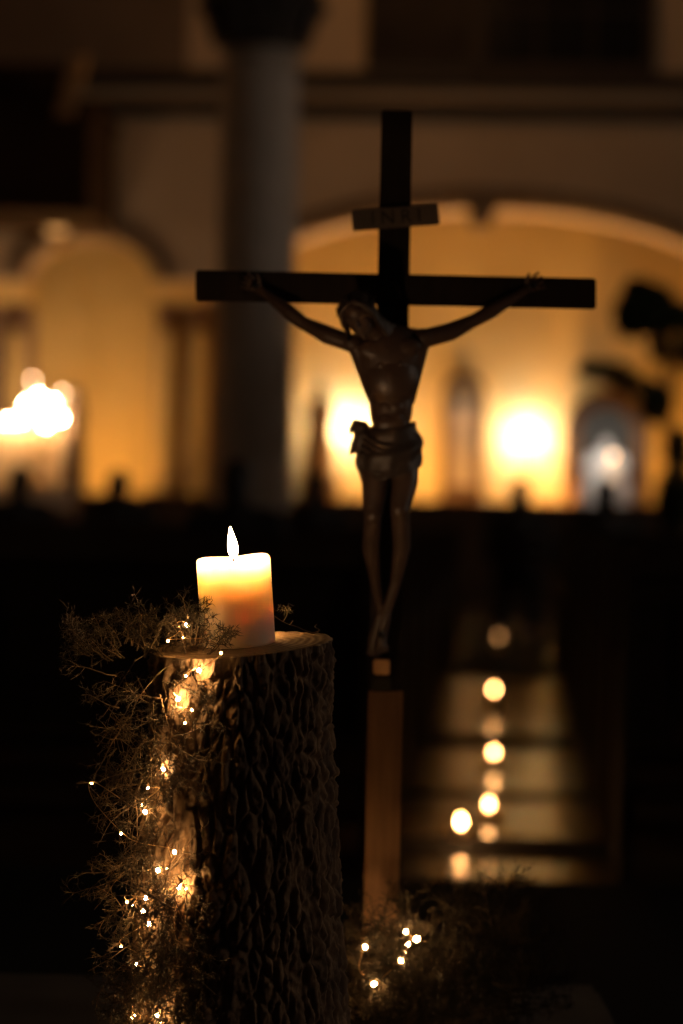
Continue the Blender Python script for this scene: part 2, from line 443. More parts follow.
def globe_lamp(label, u, v, z, r, s, col=(1,.62,.29), vwall=None):
    t = thing('wall_lamp', label, 'lamp', N(u, v, z))
    t.rotation_euler = (0,0,-YAW)
    bm = bmesh.new(); ell(bm, Vector((0,0,0)), r, r, r*1.05, None, 24, 16); obj('opal_globe', bm, emat('opal_glow', col, s), t)
    bm = bmesh.new(); d = (vwall or VB)-v
    tube(bm, [Vector((0,0,-r*1.02)), Vector((0,0,-r*1.35)), Vector((0,d*.5,-r*1.5)), Vector((0,d-.02,-r*1.2))], .018, 8)
    b2 = bmesh.new(); lathe(b2, [(r*.45,-r*1.15),(r*.5,-r*.95),(r*.4,-r*.88)], 20); merge(bm, b2)
    obj('bracket', bm, M['brass'], t)
    bm = bmesh.new(); lathe(bm, [(.09,0),(.09,.02),(.05,.035)], 20, lambda p: Vector((p.x, d-p.z, p.y-r*1.2))); obj('back_plate', bm, M['brass'], t)
    return t
def sconce(label, u, z, I):
    t = thing('wall_sconce', label, 'lamp', N(u, VB, z)); t.rotation_euler = (0,0,-YAW)
    bm = bmesh.new(); ell(bm, Vector((0,-.22,0)), .03,.03,.035, None, 16, 12); obj('bulb', bm, emat('sconce_glow', (1,.88,.80), I/(PI*.03**2)), t)
    bm = bmesh.new(); lathe(bm, [(.0,-.335),(.03,-.33),(.055,-.315),(.068,-.29),(.07,-.275),(.066,-.275),(.062,-.29),(.05,-.308),(.03,-.322),(0,-.327)], 24, lambda p: Vector((p.x, p.z, p.y))); obj('shade', bm, M['brass'], t)
    bm = bmesh.new(); tube(bm, bez([Vector((0,-.01,-.12)), Vector((0,-.12,-.17)), Vector((0,-.24,-.13)), Vector((0,-.29,-.062))], 5), .008, 8); tube(bm, [Vector((0,-.22,-.15)), Vector((0,-.22,-.034))], .012, 8)
    lathe(bm, [(.05,0),(.05,.015),(.03,.022)], 20, lambda p: Vector((p.x, -p.z, p.y-.12))); obj('arm', bm, M['brass'], t)
B_ = lambda px, py, v: pixel_on(px, py, v)
VL = VB-.32
u, z = B_(346, 428, VB-.22); sconce('blazing wall sconce glowing behind the hanging figure, left of its hip', u, z, 2.2)
u, z = B_(526, 437, VB-.22); sconce('blazing wall sconce between the framed statue niche and the white lit shrine', u, z, 2.1)

# statue in a framed niche (centre), dim statue by the column
def niche(label, px0, px1, pyt, pyb, inner, frame_m, thick, v_back, depth, name, lamp=None):
    u0, zb = B_(px0, pyb, v_back-depth); u1, _ = B_(px1, pyb, v_back-depth); zt = B_((px0+px1)/2, pyt, v_back-depth)[1]
    uc, h = (u0+u1)/2, (u1-u0)/2
    t = thing(name, label, 'niche', N(uc, v_back, 0)); t.rotation_euler = (0,0,-YAW)
    bm = bmesh.new(); prof = [(-h, 0), (-h, zt-h)] + [(-h*math.cos(a), zt-h+h*math.sin(a)) for a in [PI*i/24 for i in range(1,24)]] + [(h, zt-h), (h, 0)]
    hi = h-thick
    pin = [(-hi, zb), (-hi, zt-h)] + [(-hi*math.cos(a), zt-h+hi*math.sin(a)) for a in [PI*i/24 for i in range(1,24)]] + [(hi, zt-h), (hi, zb)]
    for (a, b), (c, d) in zip(zip(prof, prof[1:]), zip(pin, pin[1:])):
        f = lambda q, y: Vector((q[0], y, q[1]))
        add_hex(bm, [f(a,-depth), f(c,-depth), f(c,-.02), f(a,-.02), f(b,-depth), f(d,-depth), f(d,-.02), f(b,-.02)])
    box(bm, -hi, hi, -depth, -.02, 0, zb)
    obj('frame', bm, frame_m, t, smooth=False)
    bm = bmesh.new()
    vs = [bm.verts.new(Vector((q[0], -.06, q[1]))) for q in pin]; bm.faces.new(vs)
    r = bmesh.ops.extrude_face_region(bm, geom=bm.faces[:]); bmesh.ops.translate(bm, vec=(0,.03,0), verts=[x for x in r['geom'] if isinstance(x, bmesh.types.BMVert)])
    obj('back_panel', bm, inner, t, smooth=False)
    return t, uc, zb, zt, h
t, uc, zb, zt, h = niche('arched dark wood niche framing a pale robed statue, right of the hanging figure', 441, 483, 372, 486, M['alcove'], M['shrine'], .09, VB, .35, 'statue_niche')
robed_statue('robed_statue', 'pale robed statue standing inside the arched wood niche', N(uc, VB-.2, zb), zt-zb-.12, -YAW, M['palest'], .8)
u, z = B_(318, 482, VB-.45); robed_statue('robed_statue', 'brown robed statue on a plinth just right of the grey column', N(u, VB-.45, z), 1.15, -YAW, M['brownst'], .9, plinth=z)

ln = bpy.data.lights.new('niche_fill', 'AREA'); ln.energy = 1.3; ln.color = (1,.86,.66); ln.size = .12  # unseen light added to brighten the niche
no = bpy.data.objects.new('niche_fill', ln); COL.objects.link(no); tag(no, 'added fill lamp brightening the arched wood niche', 'lamp')
no.location = N(uc, VB-.80, zt-.40); no.rotation_euler = (math.radians(62),0,-YAW)
# white lit shrine on the right
t, uc, zb, zt, h = niche('tall brown arched shrine with a lit grey lining, right of the crucifix', 563, 648, 390, 520, M['blueback'], M['shrine'], .17, VB, .75, 'arched_shrine')
st = robed_statue('robed_statue', 'white robed statue glowing inside the brown arched shrine', N(uc, VB-.4, zb), .95, -YAW, M['white'], 1.75)
ld = bpy.data.lights.new('shrine_light', 'AREA'); ld.energy = 4.5; ld.color = (1,.9,.76); ld.size = .35
lo = bpy.data.objects.new('shrine_light', ld); COL.objects.link(lo)
tag(lo, 'small pale lamp lighting the brown arched shrine', 'lamp')
lo.location = N(uc, VB-.95, zt-.50); lo.rotation_euler = (math.radians(52),0,-YAW)
def small_candle(name, label, cat, loc, fs, h=.05, r=.03, group=None, glass=True, fr=.009, fh=.034):
    t = thing(name, label, cat, loc, 0, group)
    bm = bmesh.new(); lathe(bm, [(0,0),(r*.92,0),(r*.95,.006),(r*.9,h),(r*.5,h-.004),(0,h-.005)], 20); obj('wax', bm, M['wax'], t)
    bm = bmesh.new(); tube(bm, [Vector((0,0,h-.005)), Vector((.001,0,h+.008))], .0016, 6); obj('wick', bm, M['wick'], t)
    bm = bmesh.new(); flame_shape(bm, Vector((0,0,h+.004)), fr, fh, 0); obj('flame', bm, fs, t)
    if glass:
        bm = bmesh.new(); lathe(bm, [(r*.5,-.0001),(r*1.12,0),(r*1.18,h*.5),(r*1.25,h*.95),(r*1.32,h*.95),(r*1.25,h*.45),(r*1.18,-.001)], 24, closed=False); obj('holder', bm, M['brass'], t)
    return t
def flame_shape(bm, base, r, h, lean):
    prof = [(0,0),(.35,.03),(.62,.10),(.88,.20),(1,.32),(.95,.44),(.78,.58),(.55,.72),(.32,.85),(.13,.95),(0,1)]
    lathe(bm, [(a*r, b*h) for a, b in prof], 20, lambda p: base+Vector((p.x+lean*(p.z/h)**2, p.y, p.z)))
FL_far = flame_mat('far_flame', 90)
u, z = B_(613, 459, VB-.72)
small_candle('altar_candle', 'small burning candle in front of the white statue in the brown shrine', 'candle', N(uc+(u-uc), VB-.62, zb), flame_mat('shrine_flame', 13), h=z-zb, r=.04, glass=False, fr=.02, fh=.07)

# left chapel: paired pilasters with blocks of entablature, altar with candelabrum
def pilaster_block(label, pxa, pxb):
    v0 = VW+.55
    ua, ub = B_(pxa, 400, v0)[0], B_(pxb, 400, v0)[0]
    t = thing('entablature_block', label, 'altarpiece', N((ua+ub)/2, v0+.3, 0)); t.rotation_euler = (0,0,-YAW)
    w = (ub-ua)/2; zl = B_((pxa+pxb)/2, 302, v0)[1]; zt_ = B_((pxa+pxb)/2, 284, v0)[1]
    bm = bmesh.new(); box(bm, -w, w, -.3, .3, zl, zt_-.06, bev=.01); box(bm, -w-.05, w+.05, -.36, .36, zt_-.06, zt_+.02, bev=.015); obj('entablature', bm, M['alcove'], t, smooth=False)
    for sx in (-1, 1):
        x = sx*(w-.15)
        bm = bmesh.new(); lathe(bm, [(.13,1.2),(.13,1.28),(.105,1.32),(.105,1.36)]+[(.10-.015*i/10, 1.36+(zl-.32-1.36)*i/10) for i in range(11)], 24, lambda p: p+Vector((x,-.12,0))); obj('shaft', bm, M['alcove'], t)
        bm = bmesh.new(); lathe(bm, [(.09,zl-.32),(.12,zl-.3),(.1,zl-.27),(.12,zl-.12),(.17,zl-.03),(.17,zl)], 24, lambda p: p+Vector((x,-.12,0))); obj('capital', bm, M['shrine'], t)
    bm = bmesh.new(); box(bm, -w, w, .05, .3, 0, zl); obj('back_pier', bm, M['paint'], t, smooth=False)
    bm = bmesh.new(); box(bm, -w-.04, w+.04, -.32, .05, 0, 1.2, bev=.02); obj('pedestal', bm, M['shrine'], t, smooth=False)
pilaster_block('pair of side chapel columns carrying an entablature, between the arched niche and the grey column', 151, 210)
pilaster_block('pair of side chapel columns carrying an entablature at the left edge, beyond the candelabrum', -42, 24)
# altar table
va = VW-.9
ua, ub = B_(-40, 480, va)[0], B_(78, 480, va)[0]
zt = B_(20, 487, va)[1]
t = thing('side_altar', 'side altar under a white cloth carrying the blazing candelabrum', 'altar', N((ua+ub)/2, va, 0)); t.rotation_euler = (0,0,-YAW)
w = (ub-ua)/2
bm = bmesh.new(); box(bm, -w+.05, w-.05, -.3, .3, 0, zt-.05, bev=.02); obj('body', bm, M['shrine'], t, smooth=False)
bm = bmesh.new(); box(bm, -w, w, -.36, .36, zt-.05, zt-.012, bev=.01); obj('altar_top', bm, M['shrine'], t, smooth=False)
bm = bmesh.new(); box(bm, -w-.01, w+.01, -.375, .375, zt-.012, zt, bev=.004); box(bm, -w-.01, w+.01, -.385, -.37, zt-.22, zt, bev=.004); obj('cloth', bm, M['cloth'], t, smooth=False)
ra, rb = B_(-22, 460, va+.3)[0]-(ua+ub)/2, B_(67, 460, va+.3)[0]-(ua+ub)/2; rz = B_(24, 424, va+.3)[1]
bm = bmesh.new(); box(bm, ra, rb, .28, .34, zt, rz, bev=.008); box(bm, ra-.03, rb+.03, .26, .36, rz, rz+.04, bev=.008)
for i in range(4): box(bm, ra+.04+(rb-ra-.04)*i/4, ra+(rb-ra-.04)*(i+1)/4, .268, .29, zt+.05, rz-.05, bev=.006)
obj('retable', bm, mat('cream_panel', (.82,.66,.40), .8), t, smooth=False)
cu0 = B_(36, 480, va)[0]
cb = thing('candelabrum', 'blazing many-armed candelabrum on the side altar at the left edge', 'candelabrum', N(cu0, va, zt)); cb.rotation_euler = (0,0,-YAW)
bm = bmesh.new(); lathe(bm, [(.13,0),(.13,.02),(.06,.05),(.03,.1),(.02,.2),(.04,.3),(.02,.36),(.018,.72),(.03,.75),(0,.78)], 24); obj('stem', bm, M['brass'], cb)
bulb_m = flame_mat('candelabrum_flame', 1100); bulb_dim = flame_mat('candelabrum_flame_dim', 45)
for px, py, dy, mt_ in ((7,421,0,bulb_m),(38,397,.0,bulb_m),(46,424,-.16,bulb_m),(60,418,-.05,bulb_m),(26,405,.12,bulb_m),(33,380,.05,bulb_dim),(62,393,.1,bulb_dim),(20,420,.1,bulb_m),(52,402,.2,bulb_m)):
    uu, zz = B_(px, py, va+dy); x = uu-cu0; z = zz-zt-.02
    bm = bmesh.new(); z1 = z-.16
    tube(bm, bez([Vector((0,0,.40)), Vector((x*.5,dy*.5,.34)), Vector((x,dy,max(.36,z1-.1))), Vector((x,dy,z1))], 6), .009, 8)
    b2 = bmesh.new(); lathe(b2, [(.012,z1-.01),(.04,z1+.005),(.042,z1+.015),(.014,z1+.02)], 16, lambda p: p+Vector((x,dy,0))); merge(bm, b2)
    ar = obj('arm', bm, M['brass'], cb)
    bm = bmesh.new(); lathe(bm, [(.015,z1+.02),(.015,z-.005),(0,z)], 14, lambda p: p+Vector((x,dy,0))); obj('taper_candle', bm, M['cloth'], ar)
    bm = bmesh.new(); flame_shape(bm, Vector((x,dy,z)), .0125, .045, 0); obj('flame', bm, mt_, ar)
u, z = B_(73, 463, va+.05); robed_statue('robed_statue', 'slender dark robed statue just right of the candelabrum', N(u, va+.1, zt), 1.12, -YAW, M['brownst'], .55)

# loft at upper left with drape and dim lamp under it
vl = 25.2
u1_, zb_ = pixel_on(88, 204, vl); _, zt_ = pixel_on(60, 108, vl)
t = thing('choir_loft', 'dark wooden choir loft jutting out at the upper left', 'balcony', N(-5.4, vl, 0)); t.rotation_euler = (0,0,-YAW)
x1 = u1_+5.4
bm = bmesh.new(); box(bm, -2.6, x1, -.05, .05, zb_, zt_, bev=.01); box(bm, x1-.1, x1, .05, 1.72, zb_, zt_, bev=.01); obj('parapet', bm, M['darkwood'], t, smooth=False)
bm = bmesh.new(); box(bm, -2.6, x1+.03, -.1, 1.72, zb_-.10, zb_); obj('loft_floor', bm, M['darkwood'], t, smooth=False)
bm = bmesh.new(); box(bm, -2.6, x1+.06, -.12, .12, zt_, zt_+.09, bev=.02); box(bm, x1-.16, x1+.06, .12, 1.72, zt_, zt_+.09, bev=.02); obj('handrail', bm, M['darkwood'], t, smooth=False)
bm = bmesh.new()
xx = -2.3
while xx < x1-.5: box(bm, xx, xx+.42, -.08, -.04, zb_+.15, zt_-.12, bev=.012); xx += .55
obj('parapet_panels', bm, M['darkwood'], t, smooth=False)
bm = bmesh.new(); zc = pixel_on(20, 50, vl)[1]; xc = pixel_on(48, 60, vl)[0]+5.4
box(bm, xc-1.5, xc, .75, 1.65, zb_, zc, bev=.03)
tag(obj('organ_case', bm, M['darkwood'], smooth=False), 'dark organ case standing on the choir loft', 'organ')
oc = bpy.data.objects['organ_case']; oc.location = N(-5.4, vl, 0); oc.rotation_euler = (0,0,-YAW)
bm = bmesh.new()
for i in range(9): lathe(bm, [(.0,zc-1.0),(.05,zc-.9),(.055,zc-.15-.04*abs(i-4)),(.0,zc-.14-.04*abs(i-4))], 12, lambda p: p+Vector((xc-1.38+i*.15,.74,0)))
obj('organ_pipes', bm, M['iron'], oc)
# drape
ua, za = pixel_on(80, 56, vl-.2); ub, zb2 = pixel_on(63, 116, vl-.2)
bm = bmesh.new(); n = 14; rows = []
for j in range(17):
    f = j/16; cxu = ua+(ub-ua)*f; zz = za+(zb2-za)*f; wd = .085+.012*f
    rows.append([N(cxu+wd*(k/n*2-1), vl-.2+.03*math.sin(k*1.9+f*2), zz) for k in range(n+1)])
for side in (0, 1):
    pass
vv = [[bm.verts.new(p) for p in r] for r in rows]; v2 = [[bm.verts.new(p+EV*.012) for p in r] for r in rows]
for A, B, C_, D in zip(vv, vv[1:], v2, v2[1:]):
    for k in range(n):
        bm.faces.new((A[k],A[k+1],B[k+1],B[k])); bm.faces.new((C_[k],D[k],D[k+1],C_[k+1]))
    bm.faces.new((A[0],B[0],D[0],C_[0])); bm.faces.new((A[n],C_[n],D[n],B[n]))
for k in range(n):
    bm.faces.new((vv[0][k],v2[0][k],v2[0][k+1],vv[0][k+1])); bm.faces.new((vv[-1][k],vv[-1][k+1],v2[-1][k+1],v2[-1][k]))
tag(obj('hanging_drape', bm, M['drape']), 'narrow cream drape hanging at the corner of the dark choir loft', 'drape')
u, z = pixel_on(57, 225, VW-.3)
globe_lamp('small dim amber wall lamp under the choir loft, above the left arch', u, VW-.3, z, .125, .95, (1,.45,.13), vwall=VW)

# framed dark painting between column and window
u0, u1 = W(374, 30)[0], W(470, 30)[0]
t = thing('framed_painting', 'large dark framed painting on the upper wall above the crucifix', 'painting', N((u0+u1)/2, VW-.05, c1+.12)); t.rotation_euler = (0,0,-YAW)
w = (u1-u0)/2
bm = bmesh.new(); box(bm, -w, w, -.02, .02, 0, 2.2); obj('canvas', bm, M['canvas'], t, smooth=False)
bm = bmesh.new()
for a, b, c, d in ((-w-.08,-w,-.08,2.28),(w,w+.08,-.08,2.28),(-w,w,-.08,0),(-w,w,2.2,2.28)): box(bm, a, b, -.05, .03, c, d, bev=.01)
obj('frame', bm, M['cornice'], t, smooth=False)

# dark leafy potted tree at right
def leafy_tree():
    vt = 19.0
    bp = P(690, 500, vt); bp.z = 0
    t = thing('potted_tree', 'dark leafy potted tree reaching in from the right edge beside the brown shrine', 'tree', bp)
    bm = bmesh.new(); lathe(bm, [(0,0),(.2,0),(.27,.42),(.30,.42),(.30,.48),(.26,.48),(.25,.44),(0,.44)], 28); obj('pot', bm, M['pot'], t)
    bm = bmesh.new(); fol = bmesh.new()
    Q = lambda x, y, dz=0: P(x, y, vt+dz)-bp
    def br(pts, r0, r1): 
        q = bez(pts, 6); tube(bm, q, [r0+(r1-r0)*i/(len(q)-1) for i in range(len(q))], 7)
        return q
    br([Vector((0,0,.4)), Q(683,500), Q(672,440), Q(657,402)], .05, .035)
    br([Q(657,402), Q(640,388,-.1), Q(612,372,-.2), Q(584,368,-.2)], .032, .008)
    br([Q(657,402), Q(668,360), Q(660,330), Q(645,310)], .03, .012)
    br([Q(660,400), Q(678,375,.1), Q(700,352,.1)], .026, .012)
    br([Q(664,420), Q(676,440), Q(684,470)], .03, .02)
    def leaves(c, n, sx, sz, sy=.2):
        for _ in range(n):
            q = Vector((random.gauss(0,.5), random.gauss(0,.5), random.gauss(0,.5)))
            if q.length > 1.15: q = q.normalized()*random.uniform(.3,1.1)
            p = c+Vector((q.x*sx, q.y*sy, q.z*sz)); d = rv().normalized(); x, y = frame(d); L = random.uniform(.09,.15); w = L*.3
            a = fol.verts.new(p-d*L/2); b = fol.verts.new(p+x*w); c_ = fol.verts.new(p+d*L/2); e_ = fol.verts.new(p-x*w); m_ = fol.verts.new(p+y*w*.35); m2 = fol.verts.new(p-y*w*.15)
            for f in ((a,b,m_),(b,c_,m_),(c_,e_,m_),(e_,a,m_),(b,a,m2),(c_,b,m2),(e_,c_,m2),(a,e_,m2)): fol.faces.new(f)
    leaves(Q(643,308), 1500, .20, .20); leaves(Q(630,312), 300, .11, .11); leaves(Q(658,300), 350, .12, .10); leaves(Q(632,322), 420, .12, .11); leaves(Q(655,318), 420, .13, .12); leaves(Q(638,290), 260, .09, .09); leaves(Q(676,317), 600, .18, .11); leaves(Q(606,372,-.2), 260, .20, .055); leaves(Q(590,368,-.2), 110, .09, .045); leaves(Q(630,384,-.1), 160, .16, .05)
    leaves(Q(656,402), 420, .13, .14); leaves(Q(684,350,.1), 160, .08, .16); leaves(Q(640,388,-.1), 90, .14, .05); leaves(Q(678,450), 420, .09, .18); leaves(Q(676,500), 800, .14, .24); leaves(Q(660,345), 90, .07, .14)
    obj('branches', bm, M['twig'], t); tag(obj('foliage', fol, M['leaf'], t, smooth=False), kind='stuff')
leafy_tree()

# ------------------------------------------------------------------ pews and people
AL, AR, PL = -.39, .34, 4.2
def make_pew():
    t = thing('pew', 'x', 'pew')
    bm = bmesh.new(); box(bm, 0, PL, .06, .46, .42, .455, bev=.01); obj('seat', bm, M['darkwood'], t, smooth=False)
    bm = bmesh.new()
    add_hex(bm, [Vector(p) for p in ((0,.02,.40),(PL,.02,.40),(PL,.06,.40),(0,.06,.40),(0,-.07,.90),(PL,-.07,.90),(PL,-.03,.90),(0,-.03,.90))])
    box(bm, 0, PL, -.09, -.005, .90, .935, bev=.01); x = .12
    while x < PL-.5:
        add_hex(bm, [Vector(p) for p in ((x,-.005,.5),(x+.5,-.005,.5),(x+.5,.02,.5),(x,.02,.5),(x,-.07,.83),(x+.5,-.07,.83),(x+.5,-.04,.83),(x,-.04,.83))]); x += .6
    obj('backrest', bm, M['darkwood'], t, smooth=False)
    for sx in (-.04, PL):
        bm = bmesh.new()
        pr = [(-.10,0),(-.10,.92),(-.085,.97),(-.03,.98),(.0,.93),(.03,.80),(.1,.70),(.3,.66),(.44,.64),(.49,.58),(.47,.5),(.48,0)]
        a = [bm.verts.new((sx,y,z)) for y, z in pr]; b = [bm.verts.new((sx+.04,y,z)) for y, z in pr]
        bm.faces.new(a[::-1]); bm.faces.new(b)
        for i in range(len(pr)): j = (i+1)%len(pr); bm.faces.new((a[i],a[j],b[j],b[i]))
        obj('end_panel', bm, M['darkwood'], t, smooth=False)
    bm = bmesh.new(); box(bm, .02, PL-.02, -.26, -.14, .26, .29, bev=.008); box(bm, .02, PL-.02, -.14, -.10, .27, .29); obj('kneeler', bm, M['darkwood'], t, smooth=False)
    return t
ORD = ['first','second','third','fourth','fifth','sixth','seventh','eighth','ninth','tenth','eleventh']
proto = make_pew()
VP0, VPS, NR = 7.25, 1.12, 11
for i in range(NR):
    v = VP0+VPS*i
    for side in (0, 1):
        loc = N(AR+.04, v, 0) if side else N(AL-PL-.04, v, 0)
        lab = 'dark wooden pew on the %s side of the candlelit aisle, %s row from the crucifix' % ('right' if side else 'left', ORD[i])
        if i == 0 and side == 0:
            proto.location = loc; proto.rotation_euler = (0,0,-YAW); proto['label'] = lab; proto['group'] = 'pews left of the aisle'
        else: dup(proto, loc, -YAW, lab, 'pews right of the aisle' if side else 'pews left of the aisle')

def make_person():
    t = thing('person', 'x', 'person')
    bm = bmesh.new(); V = lambda x,y,z: Vector((x,y,z))
    # facing +y, hips at origin, seat height .455
    ell(bm, V(0,.02,.60), .18,.14,.14); cap(bm, V(0,0,.62), .15, V(0,-.0,.92), .15)
    ell(bm, V(0,.0,.92), .19,.12,.15)
    cap(bm, V(-.15,0,1.0), .065, V(.15,0,1.0), .065)
    cap(bm, V(0,.0,1.02), .06, V(0,.02,1.12), .055)
    ell(bm, V(0,.03,1.215), .075,.095,.115); ell(bm, V(0,.055,1.17), .058,.07,.075)
    ell(bm, V(0,.132,1.195), .014,.02,.024); ell(bm, V(0,.12,1.155), .026,.014,.010); ell(bm, V(0,.118,1.235), .05,.014,.012)
    for s in (-1,1):
        ell(bm, V(s*.078,.02,1.205), .012,.022,.032)
        cap(bm, V(s*.2,0,.99), .06, V(s*.24,.05,.72), .047); cap(bm, V(s*.24,.05,.72), .045, V(s*.09,.27,.64), .03)
        cap(bm, V(s*.08,.28,.635), .03, V(s*.05,.33,.62), .026)
        for k in range(4): cap(bm, V(s*(.035+.018*k),.34,.625), .011, V(s*(.02+.018*k),.40-.008*abs(k-1.5),.60), .009, 8)
        cap(bm, V(s*.05,.31,.645), .012, V(s*.02,.35,.655), .010, 8)
        cap(bm, V(s*.1,.02,.56), .095, V(s*.11,.44,.53), .07); cap(bm, V(s*.11,.44,.53), .066, V(s*.11,.46,.10), .045)
        cap(bm, V(s*.11,.44,.06), .045, V(s*.115,.60,.04), .038)
    obj('body', fuse(bm, .011, 2), M['skin'], t)
    bm = bmesh.new(); ell(bm, V(0,.015,1.245), .088,.105,.105); ell(bm, V(0,-.035,1.19), .08,.06,.10); cap(bm, V(0,-.04,1.2), .07, V(0,-.045,1.10), .055)
    obj('hair', fuse(bm, .009, 2), M['hair'], t)
    bm = bmesh.new(); ell(bm, V(0,.02,.60), .20,.17,.14); cap(bm, V(0,0,.62), .168, V(0,0,.92), .168); ell(bm, V(0,0,.92), .21,.138,.16)
    cap(bm, V(-.15,0,1.0), .085, V(.15,0,1.0), .085); cap(bm, V(0,0,1.03), .078, V(0,.005,1.09), .07)
    for s in (-1,1): cap(bm, V(s*.2,0,.99), .078, V(s*.24,.05,.72), .064); cap(bm, V(s*.24,.05,.72), .062, V(s*.105,.25,.645), .045); cap(bm, V(s*.1,.02,.56), .11, V(s*.11,.44,.53), .085); cap(bm, V(s*.11,.44,.53), .082, V(s*.11,.46,.12), .06)
    obj('coat', fuse(bm, .014, 2), M['coat'], t)
    return t
# scale of each sitter follows the pew row they sit in
pp = make_person()
ppl = [(20,490,9,'below the candelabrum'),(118,487,10,'below the left arch'),(237,487,5,'large, in front of the grey column'),
       (316,484,10,'just right of the grey column'),(520,493,None,'below the lamp right of the crucifix'),(605,513,10,'in front of the white lit shrine')]
for i, (px, py, row, where) in enumerate(ppl):
    v = 20.0 if row is None else VP0+VPS*row+.20
    u, z = pixel_on(px, py, v)
    lab = 'seated person in dark coat from behind, %s' % where
    dz = 0
    sz = .455/.455
    loc = N(u, v, 0)
    if i == 0: o = pp; o.location = loc; o.rotation_euler = (0,0,-YAW); o['label'] = lab; o['group'] = 'seated worshippers'
    else: o = dup(pp, loc, -YAW, lab, 'seated worshippers')

v_ = 19.8; cu_ = pixel_on(520, 493, v_+.20)[0]
t = thing('chair', 'plain dark wooden chair in the aisle under the seated person below the lamp', 'chair', N(cu_, v_+.24, 0), -YAW)
bm = bmesh.new(); box(bm, -.21, .21, -.17, .25, .42, .455, bev=.008); obj('seat', bm, M['darkwood'], t, smooth=False)
bm = bmesh.new()
for x in (-.19, .19): tube(bm, [Vector((x,-.19,.40)), Vector((x,-.25,.92))], .017, 8)
for z in (.62, .74, .87): b2 = bmesh.new(); box(b2, -.19, .19, -.235-.06*(z-.62), -.215-.06*(z-.62), z-.035, z+.035, bev=.006); merge(bm, b2)
obj('backrest', bm, M['darkwood'], t, smooth=False)
for x, y in ((-.19,-.19),(.19,-.19),(-.18,.22),(.18,.22)):
    bm = bmesh.new(); tube(bm, [Vector((x,y,.44)), Vector((x*1.06,y*1.06,0))], [.019,.015], 8); obj('leg', bm, M['darkwood'], t)
# ------------------------------------------------------------------ aisle: bands and candles on the floor
def band(n, y0, y1, bow=0):
    """Dark slate band let into the aisle floor."""
    bm = bmesh.new(); k = 12; g0 = ground(500, y0); g1 = ground(500, y1); va_, vb_ = g0.dot(EV), g1.dot(EV)
    for i in range(k):
        ua = AL-.06+(AR-AL+.12)*i/k; ub = AL-.06+(AR-AL+.12)*(i+1)/k
        box(bm, ua, ub, vb_, va_, 0, .004, N)
    struct('trim_%d' % n, bm, M['slate'])
band(11, 662, 676); band(12, 735, 748); band(13, 838, 858); band(14, 793, 799)
bm = bmesh.new(); box(bm, -.36, .31, 15.6, 19.2, .001, .005, N); box(bm, -1.3, 1.3, 19.2, VW-.2, .001, .005, N)  # dark sheet added to shade the aisle floor where chapel light spills
tag(obj('carpet', bm, M['rug'], smooth=False), 'dark carpet added to dim the far end of the aisle floor beyond the last pews', 'carpet')
g0, g1 = ground(500, 884).dot(EV), 5.0
bm = bmesh.new(); box(bm, -1.6, 1.5, g1, g0, .001, .012, N, .004)
tag(obj('rug', bm, M['rug'], smooth=False), 'plain dark rug on the floor between the crucifix and the first pews', 'rug')
flA = flame_mat('votive_flame', 65, .44, .14); flN = flame_mat('votive_flame_near', 110, .44, .14); flD = flame_mat('votive_flame_dim', 7, .44, .14)
def votive(px, py, hz, fm, label, fr=.010, fh=.034):
    # hz: height of the flame's middle above the floor
    g = ground(px, py, hz); g.z = .005 if g.y > 15.5 else 0
    small_candle('votive_candle', label, 'candle', g, fm, h=hz-.020, r=.032, group='candles along the aisle', fr=fr, fh=fh)
votive(499, 637, .10, flD, 'faint votive candle farthest up the aisle, topmost of the row')
votive(494, 689, .125, flA, 'bright votive candle standing alone, second from the far end of the aisle')
votive(494, 752, .07, flA, 'bright votive candle midway along the aisle, beside a soft round reflection')
votive(489, 804, .06, flA, 'bright votive candle just up the aisle from the nearest one')
votive(461, 822, .055, flN, 'votive candle nearest the crucifix, leftmost in the aisle', .010, .040)

# ------------------------------------------------------------------ plinth under crucifix and log
DL = 3.2                                       # depth of the log
bm = bmesh.new(); PZ = .30
box(bm, -.62, .42, 2.75, 4.05, 0, PZ-.05, bev=.01); box(bm, -.65, .45, 2.72, 4.08, PZ-.05, PZ, bev=.012)
tag(obj('stone_plinth', bm, M['stone'], smooth=False), 'low dark stone plinth under the log and crucifix', 'plinth')

# log
LT = P(241, 645, DL)                           # centre of the cut face
AX, AY = math.tan(math.radians(5.0)), math.tan(math.radians(4.5))
nrm = Vector((-AX, -AY, 1)).normalized()
log = thing('log', 'upright barked tree log with a sawn top carrying the burning candle', 'log', (LT.x, LT.y, PZ))
HL = LT.z-PZ
def log_r(z, th):
    f = 1-z/HL                                 # 0 at top, 1 at foot
    r = .1165+.006*f+.026*max(0, (f-.25)/.75)**1.1
    r += .004*math.sin(2*th+.6)+.003*math.sin(3*th+z*3)
    r += .010*f*f*max(0, math.sin(3*th+1.0))
    return r
def bark_h(th, z):
    x, y = math.cos(th)*.125, math.sin(th)*.125
    w = noise.noise_vector(Vector((x*16, y*16, z*7)))*.45
    p = Vector((x*58, y*58, z*19))+w*1.8
    d, _ = noise.voronoi(p)
    e_ = d[1]-d[0]
    crack = min(1, max(0, e_/.35)); crack = crack*crack*(3-2*crack)
    rid = noise.hetero_terrain(Vector((x*70, y*70, z*14)), .8, 2.1, 5, .6)
    fine = noise.fractal(Vector((x*150, y*150, z*85)), .7, 2.2, 4)
    return (crack-.7)*.0075+(rid-.7)*.0026+fine*.0032+.0022*noise.noise(Vector((x*40,y*40,z*6)))
bm = bmesh.new(); nt_, nz_ = 420, 300
rings = []
